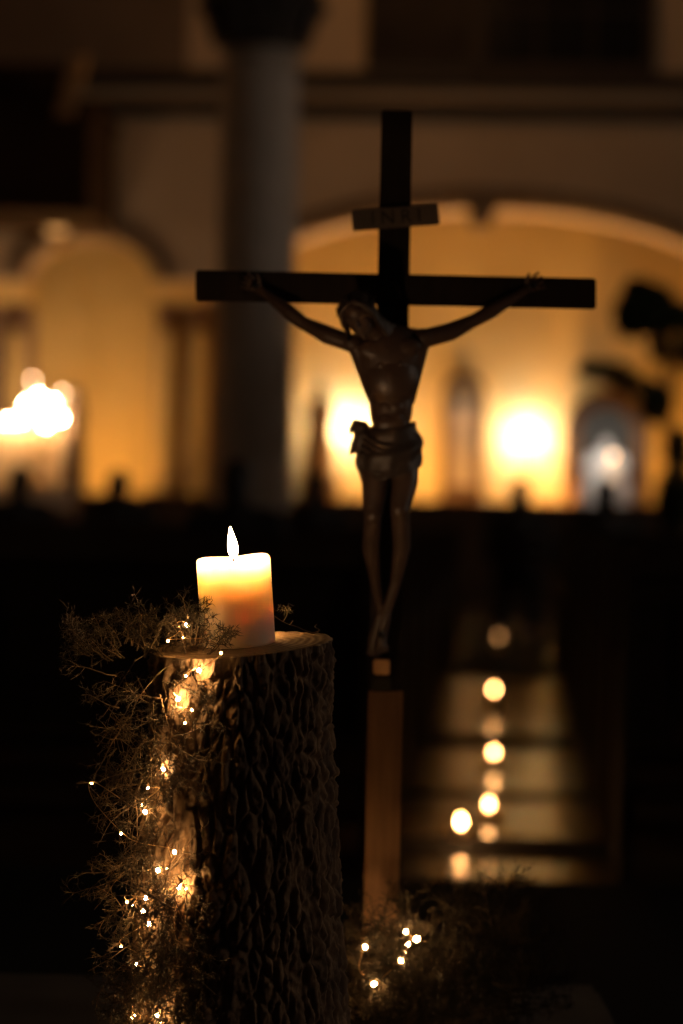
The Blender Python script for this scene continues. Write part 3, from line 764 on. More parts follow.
for j in range(nz_+1):
    f = j/nz_; ring = []
    for i in range(nt_):
        th = 2*PI*i/nt_
        zt = HL+.1155*(AX*math.cos(th)+AY*math.sin(th))
        z = zt*f
        r = log_r(z, th)+bark_h(th, z)*(1 if f < .985 else .6)
        ring.append(bm.verts.new((r*math.cos(th), r*math.sin(th), z)))
    rings.append(ring)
for A, B in zip(rings, rings[1:]):
    for k in range(nt_): bm.faces.new((A[k],A[(k+1)%nt_],B[(k+1)%nt_],B[k]))
rim = [v.co.copy() for v in rings[-1]]
bm.faces.new(rings[0][::-1])
obj('bark', bm, M['bark'], log)
bm = bmesh.new(); prev = [bm.verts.new(p) for p in rim]; edge = prev
for s, dz in ((.985,.0012),(.955,.0016),(.8,.001),(.6,.0014),(.4,.0008),(.2,.0012),(.08,.001)):
    cur = []
    for p in rim:
        q = Vector((p.x*s, p.y*s, HL+AX*p.x*s+AY*p.y*s)); q.z += dz+.0012*noise.noise(q*60); cur.append(bm.verts.new(q))
    for k in range(nt_): bm.faces.new((prev[k],prev[(k+1)%nt_],cur[(k+1)%nt_],cur[k]))
    prev = cur
bm.faces.new(prev)
obj('sawn_face', bm, M['endgrain'], log)

# candle
def pt_on_top(px, py):
    """Point of the sawn face seen at a pixel."""
    d = P(px,py,1)-CAM; n = nrm; t = (LT-CAM).dot(n)/d.dot(n); return CAM+d*t
cbase = LT + Vector((-.003,-.005,0)); cbase.z = LT.z+AX*(cbase.x-LT.x)+AY*(cbase.y-LT.y)+.0022
candle = thing('pillar_candle', 'thick burning ivory pillar candle standing on the sawn log', 'candle', cbase)
q = Vector((0,0,1)).rotation_difference(Vector((-math.tan(math.radians(4.6)), -AY, 1)).normalized())
candle.rotation_mode = 'QUATERNION'; candle.rotation_quaternion = q
CR, CH = .0488, .1145
bm = bmesh.new()
def cw(p):
    th = math.atan2(p.y, p.x)
    if p.z > CH*.9: p = p+Vector((0,0,(p.z/CH-.9)*10*(.0012*math.sin(th*2+1)+.001*math.sin(th*3))))
    return p
prof = [(0,0),(CR*.6,0),(CR-.003,0),(CR-.0008,.0012),(CR,.004)]+[(CR, .004+(CH-.008)*i/24) for i in range(1,25)]+[(CR-.0006,CH-.0018),(CR-.002,CH-.0004),(CR-.004,CH),(CR-.0055,CH-.0015),(CR-.0075,CH-.006),(CR-.010,CH-.013),(CR*.6,CH-.017),(CR*.3,CH-.018),(.004,CH-.018),(0,CH-.0178)]
lathe(bm, prof, 64, cw); obj('wax', bm, M['wax'], candle)
bm = bmesh.new(); tube(bm, bez([Vector((0,0,CH-.019)), Vector((.0003,0,CH-.004)), Vector((.001,0,CH+.004))], 4), [.0016]*9, 8); obj('wick', bm, M['wick'], candle)
bm = bmesh.new(); flame_shape(bm, Vector((.0005,0,CH-.001)), .0066, .043, -.002); obj('flame', bm, flame_mat('candle_flame', 520), candle)

# ------------------------------------------------------------------ crucifix
DC = 3.74                                       # front face of the boards
S = DC/F
base = P(380, 985, DC+.012); base.z = PZ
cru = thing('crucifix', 'dark wooden crucifix with a carved hanging figure standing behind the log', 'crucifix', base)
Q = lambda px, py, off=0.0: P(px, py, DC-off)-base       # off: metres in front of the boards
def board(bm, c, thick=.022, bev=.0025):
    """Board from four pixel corners of its front face."""
    b2 = bmesh.new(); add_hex(b2, [Q(*c[0],-thick), Q(*c[1],-thick), Q(*c[1],0), Q(*c[0],0), Q(*c[3],-thick), Q(*c[2],-thick), Q(*c[2],0), Q(*c[3],0)])
    bmesh.ops.recalc_face_normals(b2, faces=b2.faces[:])
    bmesh.ops.bevel(b2, geom=b2.edges[:], offset=bev, segments=2, affect='EDGES'); merge(bm, b2)
ft = P(380,985,DC)-base
bm = bmesh.new()
ytop = 110
bot = 1017
board(bm, [(368,692),(402,692),(412.5,ytop+1),(381.5,ytop)]); ob = obj('upright', bm, M['cross'], cru, smooth=False)
bm = bmesh.new(); board(bm, [(195.5,301),(596,309.5),(596,278.5),(195.5,270)], .020); o = obj('crossbar', bm, M['cross'], cru, smooth=False)
for v in o.data.vertices: v.co.y -= .0015
bm = bmesh.new(); b2 = bmesh.new()
add_hex(b2, [Q(353,231,.001), Q(440,224.5,.001), Q(440,224.5,.011), Q(353,231,.011), Q(351.5,210,.001), Q(437.5,204,.001), Q(437.5,204,.011), Q(351.5,210,.011)])
bmesh.ops.recalc_face_normals(b2, faces=b2.faces[:]); bmesh.ops.bevel(b2, geom=b2.edges[:], offset=.0015, segments=2, affect='EDGES'); merge(bm, b2)
tb = obj('title_board', bm, M['title'], cru, smooth=False)
fc = bpy.data.curves.new('txt', 'FONT'); fc.body = 'INRI'; fc.size = .030; fc.align_x = 'CENTER'; fc.align_y = 'CENTER'; fc.extrude = .0008; fc.space_character = 1.5
fo = bpy.data.objects.new('txt', fc); COL.objects.link(fo); bpy.context.view_layer.update()
me = bpy.data.meshes.new_from_object(fo.evaluated_get(bpy.context.evaluated_depsgraph_get())); bpy.data.objects.remove(fo)
me.materials.clear(); me.materials.append(M['ink'])
lt = bpy.data.objects.new('lettering', me); COL.objects.link(lt); lt.parent = tb
xd = (Q(440,214)-Q(353,220)).normalized(); yd = Vector((-xd.z,0,xd.x)); zd = xd.cross(yd)
mm = Matrix((xd, yd, zd)).transposed().to_4x4(); mm.translation = Q(396,217.4,.0115); lt.matrix_local = mm

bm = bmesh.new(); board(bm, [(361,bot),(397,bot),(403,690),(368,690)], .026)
M['shaft'] = mat('shaft_lit_wood', (.16,.08,.04), .6, noise_scale=14, col2=(.21,.11,.055), stretch=(6,6,.6), bump=.15, spec=.3)  # lighter than the upright: fairy-light glow put into the wood colour
o = obj('shaft', bm, M['shaft'], cru, smooth=False); o['label'] = 'lower shaft, coloured lighter for fairy-light glow'
# carved figure: pieces fused into one skin
def corpus():
    bm = bmesh.new(); R = lambda p: p*S
    C_ = lambda a, ra, b, rb: cap(bm, Q(*a), R(ra), Q(*b), R(rb), 22)
    E = lambda c, rx, rz, ry, roll=0, tilt=0: ell(bm, Q(*c), R(rx), R(ry), R(rz), Euler((math.radians(tilt), math.radians(roll), 0)), 28, 18)
    def hand(c, d):
        # open palm, four fingers curling towards the viewer, thumb from the side near the wrist; d points wrist to fingertips
        px_, py_ = (d[1], -d[0]) if d[0] > 0 else (-d[1], d[0])            # towards the thumb side (up in the photo)
        at = lambda a, b, o: (c[0]+(d[0]*a+px_*b)*1.22, c[1]+(d[1]*a+py_*b)*1.22, o)
        C_(at(-4.5,0,.015), 3.6, at(1.5,1.2,.014), 4.0); C_(at(-4.5,0,.015), 3.6, at(1.5,-2.2,.014), 3.8); C_(at(-1,3.0,.015), 3.0, at(3,3.6,.015), 2.4)
        for k, f in enumerate((.95,1.06,1.0,.80)):
            b0 = 4.9-3.25*k; sp = (1.5-k)*.55
            C_(at(2.5,b0*.85,.014), 1.65, at(2.5+5.0*f,b0+sp,.019), 1.45); C_(at(2.5+5.0*f,b0+sp,.019), 1.45, at(2.5+8.0*f,b0+sp*1.7,.026), 1.3)
            C_(at(2.5+8.0*f,b0+sp*1.7,.026), 1.3, at(2.5+8.2*f,b0+sp*1.8,.032), 1.15)
        C_(at(-3,3,.016), 2.2, at(0,7.2,.021), 1.7); C_(at(0,7.2,.021), 1.7, at(3.2,9.2,.027), 1.4)
    # trunk
    E((389,356,.050), 30, 32, 18, 4); E((391,378,.052), 27, 28, 18); E((391,407,.044), 21.5, 32, 15)
    E((391,442,.040), 25, 24, 18); C_((357,347,.045), 9, (375,400,.042), 7); C_((420,345,.045), 9, (408,400,.042), 7)
    E((373,351,.066), 16, 10, 6.5, 14); E((405,348,.066), 16, 10, 6.5, -14)                      # pectorals
    for k in range(4):                                                                      # ribs
        y = 366+8*k
        C_((381-k*1.2,y-1,.074-.002*k), 2.4, (366+k*1.5,y+5,.060), 2.6); C_((400+k*1.0,y-2,.074-.002*k), 2.4, (415-k*1.6,y+4,.060), 2.6)
    for k in range(3): E((386,396+11*k,.064), 6, 5, 3); E((396,396+11*k,.064), 6, 5, 3)     # belly muscles
    E((391,424,.060), 16, 10, 7)
    # shoulders, neck
    E((352,343,.048), 11, 9, 10); E((424,338,.048), 12, 9.5, 10)
    C_((387,336,.050), 9.5, (373,324,.068), 8.5); C_((360,341,.045), 7, (383,333,.046), 8); C_((418,336,.045), 7, (393,332,.046), 8)
    # head, bowed forward and to the left, in its own frame: hl sideways, hn out of the face, hu to the crown
    hc = Q(358,315,.094); h = 20*S
    hu = Vector((-.36,-.46,.80)).normalized(); hn = Vector((-.10,-.86,-.50)); hn = (hn-hu*hn.dot(hu)).normalized(); hl = hn.cross(hu)*-1
    H = lambda l, n, u: hc+(hl*l+hn*n+hu*u)*h
    hq = Matrix((hl, hn, hu)).transposed().to_quaternion()
    def HE(l, n, u, rl, rn, ru): ell(bm, H(l,n,u), rl*h, rn*h, ru*h, hq, 26, 18)
    def HC(a, ra, b, rb): cap(bm, H(*a), ra*h, H(*b), rb*h, 16)
    HE(0,-.10,.25, .70,.88,.74); HE(0,.20,-.22, .54,.56,.72); HE(0,.46,-.84, .20,.17,.16)
    HC((0,.78,.14), .07, (0,.93,-.20), .10); HE(.07,.82,-.23, .07,.08,.06); HE(-.07,.82,-.23, .07,.08,.06)
    HC((0,.60,-.44), .13, (0,.62,-.60), .12)
    HC((-.15,.69,-.45), .035, (.15,.69,-.45), .035); HC((-.13,.68,-.55), .04, (.13,.68,-.55), .04)
    for q in (-1, 1):
        HC((q*.42,.58,.20), .07, (q*.10,.74,.20), .08); HE(q*.25,.64,.04, .12,.08,.07); HE(q*.36,.46,-.16, .17,.16,.14)
        HE(q*.56,-.05,-.05, .06,.15,.22); HC((q*.42,.05,-.45), .16, (q*.12,.40,-.80), .13)
    cap(bm, H(0,-.25,-.45), .42*h, Q(386,340,.048), R(10), 20)
    # left arm of the photo
    C_((350,343,.046), 9, (328,335,.040), 9.4); C_((328,335,.040), 9.4, (303,323,.030), 6.6)
    C_((303,323,.030), 6.8, (289,312,.026), 7.4); C_((289,312,.026), 7.4, (265,293.5,.018), 4.2); C_((265,293.5,.018), 4.2, (259,289,.016), 4.4)
    hand((254.5,286), (-.86,-.50))
    # right arm
    C_((427,338,.046), 9.4, (450,332,.040), 9.2); C_((450,332,.040), 9.2, (477,319,.030), 6.6)
    C_((477,319,.030), 6.8, (493,310,.026), 7.4); C_((493,310,.026), 7.4, (521,293,.018), 4.2); C_((521,293,.018), 4.2, (527,289,.016), 4.4)
    hand((531.5,285.5), (.86,-.50))
    # legs
    C_((378,452,.042), 16, (375,485,.056), 13.0); C_((375,485,.056), 13.0, (373,516,.070), 9.2); E((373,517,.076), 8, 9, 7)
    C_((373,517,.068), 8.8, (371,548,.050), 8.6); C_((371,548,.050), 8.6, (376,585,.034), 5.4); C_((376,585,.034), 5.4, (381,615,.024), 4.6)
    C_((403,452,.042), 16, (405,482,.058), 13.2); C_((405,482,.058), 13.2, (400,510,.074), 9.6); E((400,511,.080), 8.5, 9, 7)
    C_((400,511,.072), 9.2, (402,546,.054), 8.8); C_((402,546,.054), 8.8, (396,582,.042), 5.6); C_((396,582,.042), 5.6, (386,614,.036), 4.7)
    # feet, one crossed over the other
    C_((381,616,.024), 5.2, (374,640,.024), 5.6); C_((374,640,.024), 5.6, (373,650,.028), 5.2); E((381,613,.016), 5, 5, 6)
    C_((386,616,.038), 5.2, (382,636,.040), 5.4); C_((382,636,.040), 5.4, (381,646,.044), 5.0); E((386,612,.030), 5, 5, 6)
    for k in range(5):
        C_((368.0+2.75*k,650,.029), 1.5+.06*k, (367.0+2.9*k,656.8-.7*abs(k-3),.036), 1.15+.13*k)
        C_((376.4+2.75*k,646,.045), 1.4+.1*(4-k), (375.4+2.9*k,653.4-.7*abs(k-1),.052), 1.1+.13*(4-k))
    fg = obj('carved_figure', fuse(bm, .00115, 5, .5), M['corpus'], cru)
    # hair: long locks from the crown over the right shoulder
    bm = bmesh.new()
    HE(0,-.26,.30, .80,.84,.76); HE(0,-.50,-.05, .70,.55,.75); HE(.52,-.10,.15, .28,.55,.5); HE(-.52,-.10,.15, .28,.55,.5)
    for k in range(13):                                       # locks from the parting down both sides, longest towards the photo's right shoulder
        a = k/12; n0 = .55-1.1*a
        for q in (-1, 1):
            rightside = H(q,0,0).x > hc.x
            end = Q(388+16*a, 336-2*a+2*math.sin(4*a), .072-.024*a) if rightside else Q(346+5*a, 341+2*math.sin(5*a), .086-.02*a)
            pth = bez([H(q*.06,n0*.5,.98-.1*abs(n0)), H(q*.55,n0*.9,.62), H(q*.78,n0*.75-.05,.0), H(q*.80,n0*.6-.2,-.55), end], 6)
            tube(bm, pth, [R((2.9+.5*math.sin(i*.9+k))*(1-.5*i/(len(pth)-1))) for i in range(len(pth))], 8)
    HE(0,.34,-.80, .34,.24,.24); HC((0,.42,-.85), .22, (-.06,.46,-1.18), .07); HC((0,.42,-.85), .22, (.09,.46,-1.14), .07)
    for q in (-1,1): HC((q*.50,.05,-.40), .13, (q*.22,.40,-.78), .16); HC((q*.04,.72,-.38), .05, (q*.24,.60,-.52), .05)
    obj('hair', fuse(bm, .00115, 2, .4), M['corphair'], fg)
    # crown of thorns
    bm = bmesh.new(); c0 = H(0,-.12,.42); tw = []
    ax = (hu+hn*.25).normalized(); x, y = frame(ax)
    for s in range(2):
        pts = [c0+(x*math.cos(a)+y*math.sin(a))*R(17.6+.8*math.sin(5*a+s*3))+ax*R(1.4*math.sin(4*a+s*PI)) for a in [2*PI*i/40 for i in range(41)]]
        tube(bm, pts, R(1.3), 6); tw += pts[::4]
    for p in tw:
        d = ((p-c0).normalized()*.8+rv(.5)).normalized(); tube(bm, [p, p+d*R(4.5)], [R(.7), R(.1)], 5)
    obj('crown_of_thorns', bm, M['corphair'], fg)
    # loincloth
    bm = bmesh.new(); n = 72; rings = []; L = 18
    for j in range(L+1):
        f = j/L; ring = []
        for k in range(n):
            a = 2*PI*k/n; ca, sa = math.cos(a), math.sin(a)
            yb = 476+(-10 if ca > 0 else 6)*abs(ca)**1.0-3*sa     # hem: higher on the photo's right
            yt = 424-3*ca+4*max(0,-sa)
            y = yt+(yb-yt)*f
            rx = 24+8*min(1, f*2)-1.0*max(0, f-.7)*6; ry = 19+6*min(1, f*2)
            fold = 1.3*math.sin(14*f+2.2*ca+1.2*math.sin(2*a))+1.0*math.sin(9*a+5*f)*f
            p = Q(391+ (rx+fold)*ca, y, .042-(ry+fold)*S*sa*-1 if False else .042+(ry+fold)*S*(-sa))
            ring.append(bm.verts.new(p))
        rings.append(ring)
    for A, B in zip(rings, rings[1:]):
        for k in range(n): bm.faces.new((A[k],A[(k+1)%n],B[(k+1)%n],B[k]))
    bm.faces.new(rings[0][::-1]); bm.faces.new(rings[-1])
    # knot and hanging end on the photo's left
    E((362,428,.052), 7, 7, 7); E((357,424,.052), 5, 4.5, 5, 20)
    for (x0,y0,x1,y1,x2,y2,r) in ((360,426,355,440,354,453,4),(362,430,360,455,363,478,5.5),(359,424,353,427,351,433,3.5),(358,430,354,446,350.5,454,3)):
        q = bez([Q(x0,y0,.055), Q(x1,y1,.058), Q(x2,y2,.050)], 6); tube(bm, q, [R(r*(.8+.25*math.sin(i))) for i in range(len(q))], 10)
    for k in range(6):                                        # draped folds across the front
        q = bez([Q(364,434+7*k,.062), Q(386,446+7.5*k-2*k,.076), Q(417,436+5.2*k,.056)], 6); tube(bm, q, [R(1.9)]*len(q), 8)
    obj('loincloth', fuse(bm, .0015, 2, .4), M['corpcloth'], fg)
corpus()
# footrest, nails
bm = bmesh.new(); b2 = bmesh.new()
add_hex(b2, [Q(373,675,-.001), Q(390,675,-.001), Q(389,675,.030), Q(374,675,.030), Q(373,659,-.001), Q(390,659,-.001), Q(389.5,659.5,.050), Q(373.5,659.5,.050)])
bmesh.ops.recalc_face_normals(b2, faces=b2.faces[:]); bmesh.ops.bevel(b2, geom=b2.edges[:], offset=.002, segments=2, affect='EDGES'); merge(bm, b2)
obj('footrest', bm, mat('footrest_wood', (.48,.24,.09), .5, noise_scale=20, col2=(.56,.29,.12)), cru, smooth=False)
bm = bmesh.new(); b2 = bmesh.new()
add_hex(b2, [Q(372,691,-.001), Q(392,691,-.001), Q(392,691,.006), Q(372,691,.006), Q(373,677,-.001), Q(391,677,-.001), Q(391,677,.012), Q(373,677,.012)])
bmesh.ops.recalc_face_normals(b2, faces=b2.faces[:]); bmesh.ops.bevel(b2, geom=b2.edges[:], offset=.0015, segments=2, affect='EDGES'); merge(bm, b2)
obj('bracket', bm, M['iron'], cru, smooth=False)
for px, py, o0 in ((255,286,.021),(532,285.5,.021),(381,634,.050)):
    bm = bmesh.new(); a, b = Q(px,py,-.005), Q(px,py,o0+.004); tube(bm, [a,b], .0022, 8); tube(bm, [b, b+Vector((0,-.003,0))], [.0055,.0045], 10); obj('nail', bm, M['iron'], cru)
# stand foot the upright is let into, buried in the greenery
bm = bmesh.new(); box(bm, -.13, .13, -.10, .12, 0, .028, bev=.006); box(bm, -.05, .05, -.03, .06, .028, .07, bev=.006)
obj('base', bm, M['cross'], cru, smooth=False)

# ------------------------------------------------------------------ dried sprigs
def sprig(tw, fo, start, d, L, side=7, sub=6, r=.0011, curl=.5):
    """A dry, wiry branch: stem, side branches, curled twiglets with scale-like tips."""
    p = start.copy(); dirv = d.normalized(); pts = [p.copy()]; n = 9; bend = rv(.25)
    for i in range(n):
        dirv = (dirv+bend*.25+rv(.18)).normalized(); p = p+dirv*L/n; pts.append(p.copy())
    tube(tw, pts, [r*(1-.7*i/n) for i in range(n+1)], 4, False)
    for k in range(side):
        f = random.uniform(.15, 1); i = min(n-1, int(f*n)); q = pts[i].lerp(pts[i+1], f*n-i)
        t = (pts[i+1]-pts[i]).normalized(); x, y = frame(t); a = random.uniform(0, 2*PI)
        sd = (t*.7+(x*math.cos(a)+y*math.sin(a))).normalized(); l = L*random.uniform(.22,.42)*(1.15-.5*f)
        sp = [q.copy()]; b2 = rv(.5)
        for j in range(4): sd = (sd+b2*.3*curl+rv(.2)).normalized(); q = q+sd*l/4; sp.append(q.copy())
        tube(tw, sp, [r*.6, r*.5, r*.42, r*.36, r*.28], 3, False)
        for s in range(sub):
            g = random.uniform(.2,1); jj = min(3, int(g*4)); q2 = sp[jj].lerp(sp[jj+1], g*4-jj)
            t2 = (sp[jj+1]-sp[jj]).normalized(); dd = (t2*.6+rv(1)).normalized(); ll = random.uniform(.006,.016)
            m1 = q2+dd*ll*.55; m2 = m1+(dd+rv(.8)).normalized()*ll*.45
            tube(fo, [q2, m1, m2], [r*.36, r*.40, r*.12], 3, False)
            if random.random() < .4: 
                w = (dd+rv(.9)).normalized(); tube(fo, [m1, m1+w*.005], [r*.5, r*.15], 3, False)
def greenery(name, label, cat, loc, starts, tm='twig', fm='juniper'):
    t = thing(name, label, cat, loc); loc = Vector(loc)
    tw, fo = bmesh.new(), bmesh.new()
    for s, d, L, sd, sb in starts: sprig(tw, fo, s-loc, d, L, sd, sb)
    obj('stems', tw, M[tm], t, smooth=False)
    tag(obj('foliage', fo, M[fm], t, smooth=False), kind='stuff')
    return t
def log_front(px, py, gap=.004):
    """Nearest point of the log's bark along a pixel ray, moved out by gap; None beside it."""
    d = (P(px,py,1)-CAM); lo_, hi_ = 2.9, DL
    c = Vector((LT.x, LT.y))
    best = None
    for i in range(160):
        t = lo_+(hi_+.03-lo_)*i/159; p = CAM+d*t; z = p.z-PZ
        if z > HL: continue
        q = Vector((p.x, p.y))-c; th = math.atan2(q.y, q.x)
        if q.length <= log_r(max(0,z), th)+.004: best = CAM+d*(t-gap); break
    return best
starts = []
def outline(y):
    """Left and right limits of the garland at picture height y."""
    tab = [(600,165,205),(625,120,212),(645,78,215),(680,92,205),(720,95,190),(760,105,185),(800,110,180),(850,118,185),(890,108,205),(930,112,185),(980,112,180),(1060,105,180)]
    for a, b in zip(tab, tab[1:]):
        if a[0] <= y <= b[0]:
            f = (y-a[0])/(b[0]-a[0]); return a[1]+(b[1]-a[1])*f, a[2]+(b[2]-a[2])*f
random.seed(21)
for k in range(215):
    y = random.uniform(655, 1050); x0, x1 = outline(y); f = random.random()**.8; x = x0+14+(x1-x0-28)*f
    # leave the lit windows of bark clearer
    if 765 < y < 862 and x > 152: continue
    if 690 < y < 728 and x > 168 and random.random() < .8: continue
    s = log_front(x, y, random.uniform(.008,.05)) or P(x, y, DL-.02+random.uniform(-.06,.05))
    d = Vector((random.uniform(-.8,.7), random.uniform(-.6,.2), random.uniform(-1.3,.3)))
    starts.append((s, d, random.uniform(.05,.10), 8, 6))
for x, y, dx, dz, L in ((82,640,-.5,.6,.05),(95,645,-.4,.6,.045),(90,650,-1,.3,.05),(105,640,.2,.8,.045),(100,650,-.8,.5,.06),(118,640,-.2,1,.05),(128,638,.2,.8,.05),(135,640,0,1.2,.06),(140,645,.1,1,.07),
                      (142,640,-.3,1,.06),(150,642,.3,1,.05),(158,640,-.1,.9,.045),(165,645,.3,.8,.05),(172,640,.2,1,.05),(180,640,.3,1,.055),(188,640,-.1,1.2,.062),(192,638,.15,1.2,.062),(196,640,.4,.9,.055),(200,645,.3,.8,.05),(205,648,.5,.5,.04),(186,648,-.2,.7,.05),(160,650,-.4,.5,.05),(122,652,-.6,.4,.05),(110,655,-.5,.2,.05),(148,652,0,.6,.05)):
    for q in range(2):
        starts.append((P(x+random.uniform(-4,4), y+6, DL-.05+random.uniform(-.05,.04)), Vector((dx, random.uniform(-.4,.4), dz)), L*random.uniform(.8,1.1), 8, 7))
greenery('dried_garland', 'wiry dried evergreen garland draped down the left side of the log', 'garland', P(150, 650, DL-.05), starts)
# mound of branches at the foot of the crucifix
starts = []
for k in range(330):
    x = random.uniform(348, 525); f = (x-348)/197
    ytop = 918+16*math.sin(x*.06)+(-18 if x > 440 else 4)+max(0, x-485)*1.4
    y = random.uniform(ytop+14, 1050); d = random.uniform(3.46, 3.70) if x < 405 else random.uniform(3.50, 3.98)
    s = P(x, y, d)
    if s.z < PZ+.01: s.z = PZ+.01+random.uniform(0,.05)
    starts.append((s, Vector((random.uniform(-1,1), random.uniform(-.8,.4), random.uniform(-.1,.75))), random.uniform(.06,.11), 9, 6))
for k in range(70):
    x, y = random.uniform(350, 425), random.uniform(945, 1015)
    starts.append((P(x, y, random.uniform(3.41, 3.47)), Vector((random.uniform(-1,1), random.uniform(-.3,.3), random.uniform(-.5,.8))), random.uniform(.03,.06), 8, 6))
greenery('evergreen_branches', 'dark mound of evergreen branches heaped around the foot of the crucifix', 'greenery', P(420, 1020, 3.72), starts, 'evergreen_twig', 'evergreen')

# small curled twig on the log, right of the candle
bm = bmesh.new(); a = pt_on_top(318, 633)+Vector((0,0,.003))
Tp = lambda x, y: P(x, y, DL+.02)
q = bez([Tp(320,630), Tp(314,633), Tp(306,631), Tp(296,626.5), Tp(288,624), Tp(280,620), Tp(274,616)], 6)
t = thing('dried_twig', 'thin curled dry twig lying on the log right of the candle', 'twig', Tp(300,631)); bb = t.location.copy()
tube(bm, [p-bb for p in q], [.0009+.0005*math.sin(i*.2) for i in range(len(q))], 6)
for s in ([Tp(283,622), Tp(287,614), Tp(285,607)], [Tp(320,630), Tp(315,627), Tp(317,624)], [Tp(290,625), Tp(293,620.5)]):
    s = bez(s, 4) if len(s) > 2 else s
    tube(bm, [p-bb for p in s], [.0007]*len(s), 5)
obj('stem', bm, M['twig'], t)
bm = bmesh.new()
for k in range(26):
    p = Tp(285+random.uniform(-8,7), 608+random.uniform(-4,4)) - bb; d = rv().normalized(); tube(bm, [p, p+d*.004, p+(d+rv(.7)).normalized()*.008], [.0004,.0006,.0001], 4)
obj('leaf_tuft', bm, M['juniper'], t)

# ------------------------------------------------------------------ fairy lights
bulbm = [emat('bulb_glow', (1,.58,.22), 150), emat('bulb_glow_small', (1,.56,.20), 40), emat('bulb_glow_base', (1,.54,.18), 520), emat('bulb_glow_strong', (1,.58,.22), 480)]
def fairy(label, pts, anchor, wire_extra):
    t = thing('fairy_lights', label, 'string lights', anchor); A = Vector(anchor)
    path = []
    for i, (p, r, m_) in enumerate(pts):
        bm = bmesh.new(); ell(bm, p-A, r, r, r*1.25, Euler((random.uniform(-1,1), random.uniform(-1,1), 0)), 12, 8); b = obj('bulb', bm, bulbm[m_], t)
        path.append(p-A+Vector((0,.003,.002)))
        if i < len(pts)-1:
            q = pts[i+1][0]; path.append((p+q)/2-A+Vector((random.uniform(-.018,.018), random.uniform(-.003,.010), random.uniform(-.012,.012))))
    bm = bmesh.new(); tube(bm, bez(path, 8), .00055, 5)
    for w in wire_extra: tube(bm, bez([p-A for p in w], 8), .0006, 5)
    obj('wire', bm, M['wire'], t)
    return t
LB = [(183.5,638,1),(186.4,625.3,0),(168,641,1),(221,653,1),(199,670.5,3),(186,676,1),(178,699,3),(192,710,1),(185,723,1),(163,769,3),(148,788,1),(142,805,1),(145,812,0),(91.5,783,1),(121,833.5,1),
      (174.5,852,0),(158,870.5,0),(167,868.5,1),(178.5,887,3),(186,889,1),(146,898,0),(127,902,1),(133,906,1),(143,911.5,0),(149,924,0),(121,946,1),(137,965,0),(132,1018,1),(135,1015,1),(157,1016,3),(161,1022,1)]
pts = []
for x, y, k in LB:
    p = log_front(x, y, .009 if k == 3 else .016)
    if p is None or y < 650: p = P(x, y, DL-.075 if y > 650 else DL-.09)
    elif x < 150: p = P(x, y, DL-.09)
    pts.append((p, .0016 if k == 1 else .0026, k))
for dx, dy, dz in ((.004,.068,.012),(.022,.072,.010)):     # two bulbs lie on the sawn face behind the candle
    q_ = LT+Vector((dx,dy,0)); q_.z = LT.z+AX*dx+AY*dy+dz; pts.append((q_, .0026, 3))
PF = lambda x, y: log_front(x, y, .010) or P(x, y, DL-.08)
ex = [[PF(186,889), PF(184,899), PF(178,908), PF(174,920), PF(176,940)], [PF(163,835), PF(166,842), PF(172,858)], [PF(156,955), PF(160,985), PF(161,1022)], [PF(146,975), PF(143,1000), PF(140,1020)]]
fairy('warm fairy lights on copper wire woven through the garland on the log', pts, P(160, 660, DL-.12), ex)
pts = [(P(x,y,d), r, 2) for x, y, d, r in ((365,947,3.44,.0030),(374,984,3.40,.0032),(401,961,3.44,.0028),(408,944,3.62,.0022),(417,939,3.60,.0040),(405,932,3.60,.0036))]
fairy('warm fairy lights lying in the greenery at the foot of the crucifix', pts, P(395, 975, 3.5), [])

# ------------------------------------------------------------------ light
w = bpy.data.worlds.new('world'); sc.world = w; w.use_nodes = True
bg = w.node_tree.nodes['Background']; bg.inputs['Color'].default_value = (.9,.95,1.0,1); bg.inputs['Strength'].default_value = .0015
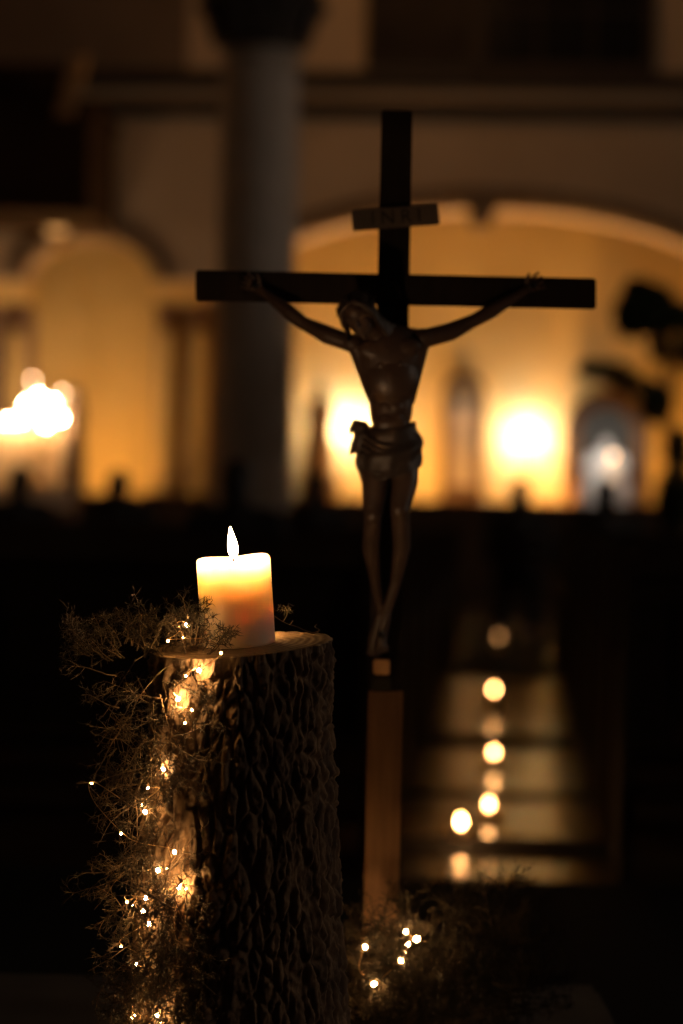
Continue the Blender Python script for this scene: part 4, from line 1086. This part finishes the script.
# pendant added out of view as fill for the upper wall
def pendant(label, px, py, v, s):
    u, z = pixel_on(px, py, v)
    t = thing('added_pendant', label, 'lamp', N(u, v, z))
    bm = bmesh.new(); ell(bm, Vector((0,0,0)), .16,.16,.17, None, 20, 14); obj('globe', bm, emat('pendant_glow', (1,.46,.16), s), t)
    bm = bmesh.new(); tube(bm, [Vector((0,0,.17)), Vector((0,0,9.5-z))], .008, 6); lathe(bm, [(.05,.16),(.06,.2),(.02,.26)], 16); obj('stem', bm, M['iron'], t)
pendant('added pendant globe, unseen fill light above the frame', 400, -150, 24.0, 36)
# added glowing panes, shaped as unseen windows in the right wall, for fill
for n, v, ws in ((2, 3.3, 3.8), (3, 9.5, .7), (4, 17.0, 6.0)):
    bm = bmesh.new(); box(bm, 7.96, 7.985, v-.6, v+.6, 2.2, 5.0, N); wn = struct('window_%d' % n, bm, emat('fill_pane', (1,.80,.62), ws))
    bm = bmesh.new()
    for a, b, c, d in ((v-.7,v-.6,2.1,5.1),(v+.6,v+.7,2.1,5.1),(v-.6,v+.6,2.1,2.2),(v-.6,v+.6,5.0,5.1),(v-.02,v+.02,2.2,5.0)): box(bm, 7.9, 7.999, a, b, c, d, N)
    obj('window_frame', bm, M['cornice'], wn, smooth=False)
# added uplights, unseen behind the panelling, to brighten the side chapels
def uplight(label, px, w):
    u = B_(px, 500, VW+.7)[0]
    t = thing('uplight', label, 'lamp', N(u, VW+.62, 0)); t.rotation_euler = (0,0,-YAW)
    bm = bmesh.new(); lathe(bm, [(.09,0),(.09,.02),(.015,.03),(.015,.70),(.07,.72),(.10,.86),(.09,.86),(.06,.75),(0,.74)], 20); obj('stand', bm, M['brass'], t)
    bm = bmesh.new(); ell(bm, Vector((0,0,.81)), .055,.055,.05, None, 16, 12); obj('bulb', bm, emat('uplight_glow', (1,.44,.10), w), t)
uplight('added unseen brass uplight behind the panelling under the left arch', 100, 700)
uplight('added unseen brass uplight behind the panelling beside the side chapel columns', 196, 1100)
uplight('added unseen brass uplight behind the panelling below the candelabrum', 0, 500)
uplight('added unseen brass uplight behind the panelling left of the statue niche', 392, 1700)
uplight('added unseen brass uplight behind the panelling right of the statue niche', 548, 1700)
uplight('added unseen brass uplight behind the panelling at the right edge', 700, 800)

sc.cycles.use_denoising = True
sc.cycles.use_adaptive_sampling = False
sc.cycles.light_sampling_threshold = 0
sc.cycles.sample_clamp_indirect = 40
sc.cycles.max_bounces = 8
vs = sc.view_settings
vs.view_transform = 'Standard'; vs.look = 'None'; vs.exposure = 0; vs.gamma = 1; vs.use_curve_mapping = False
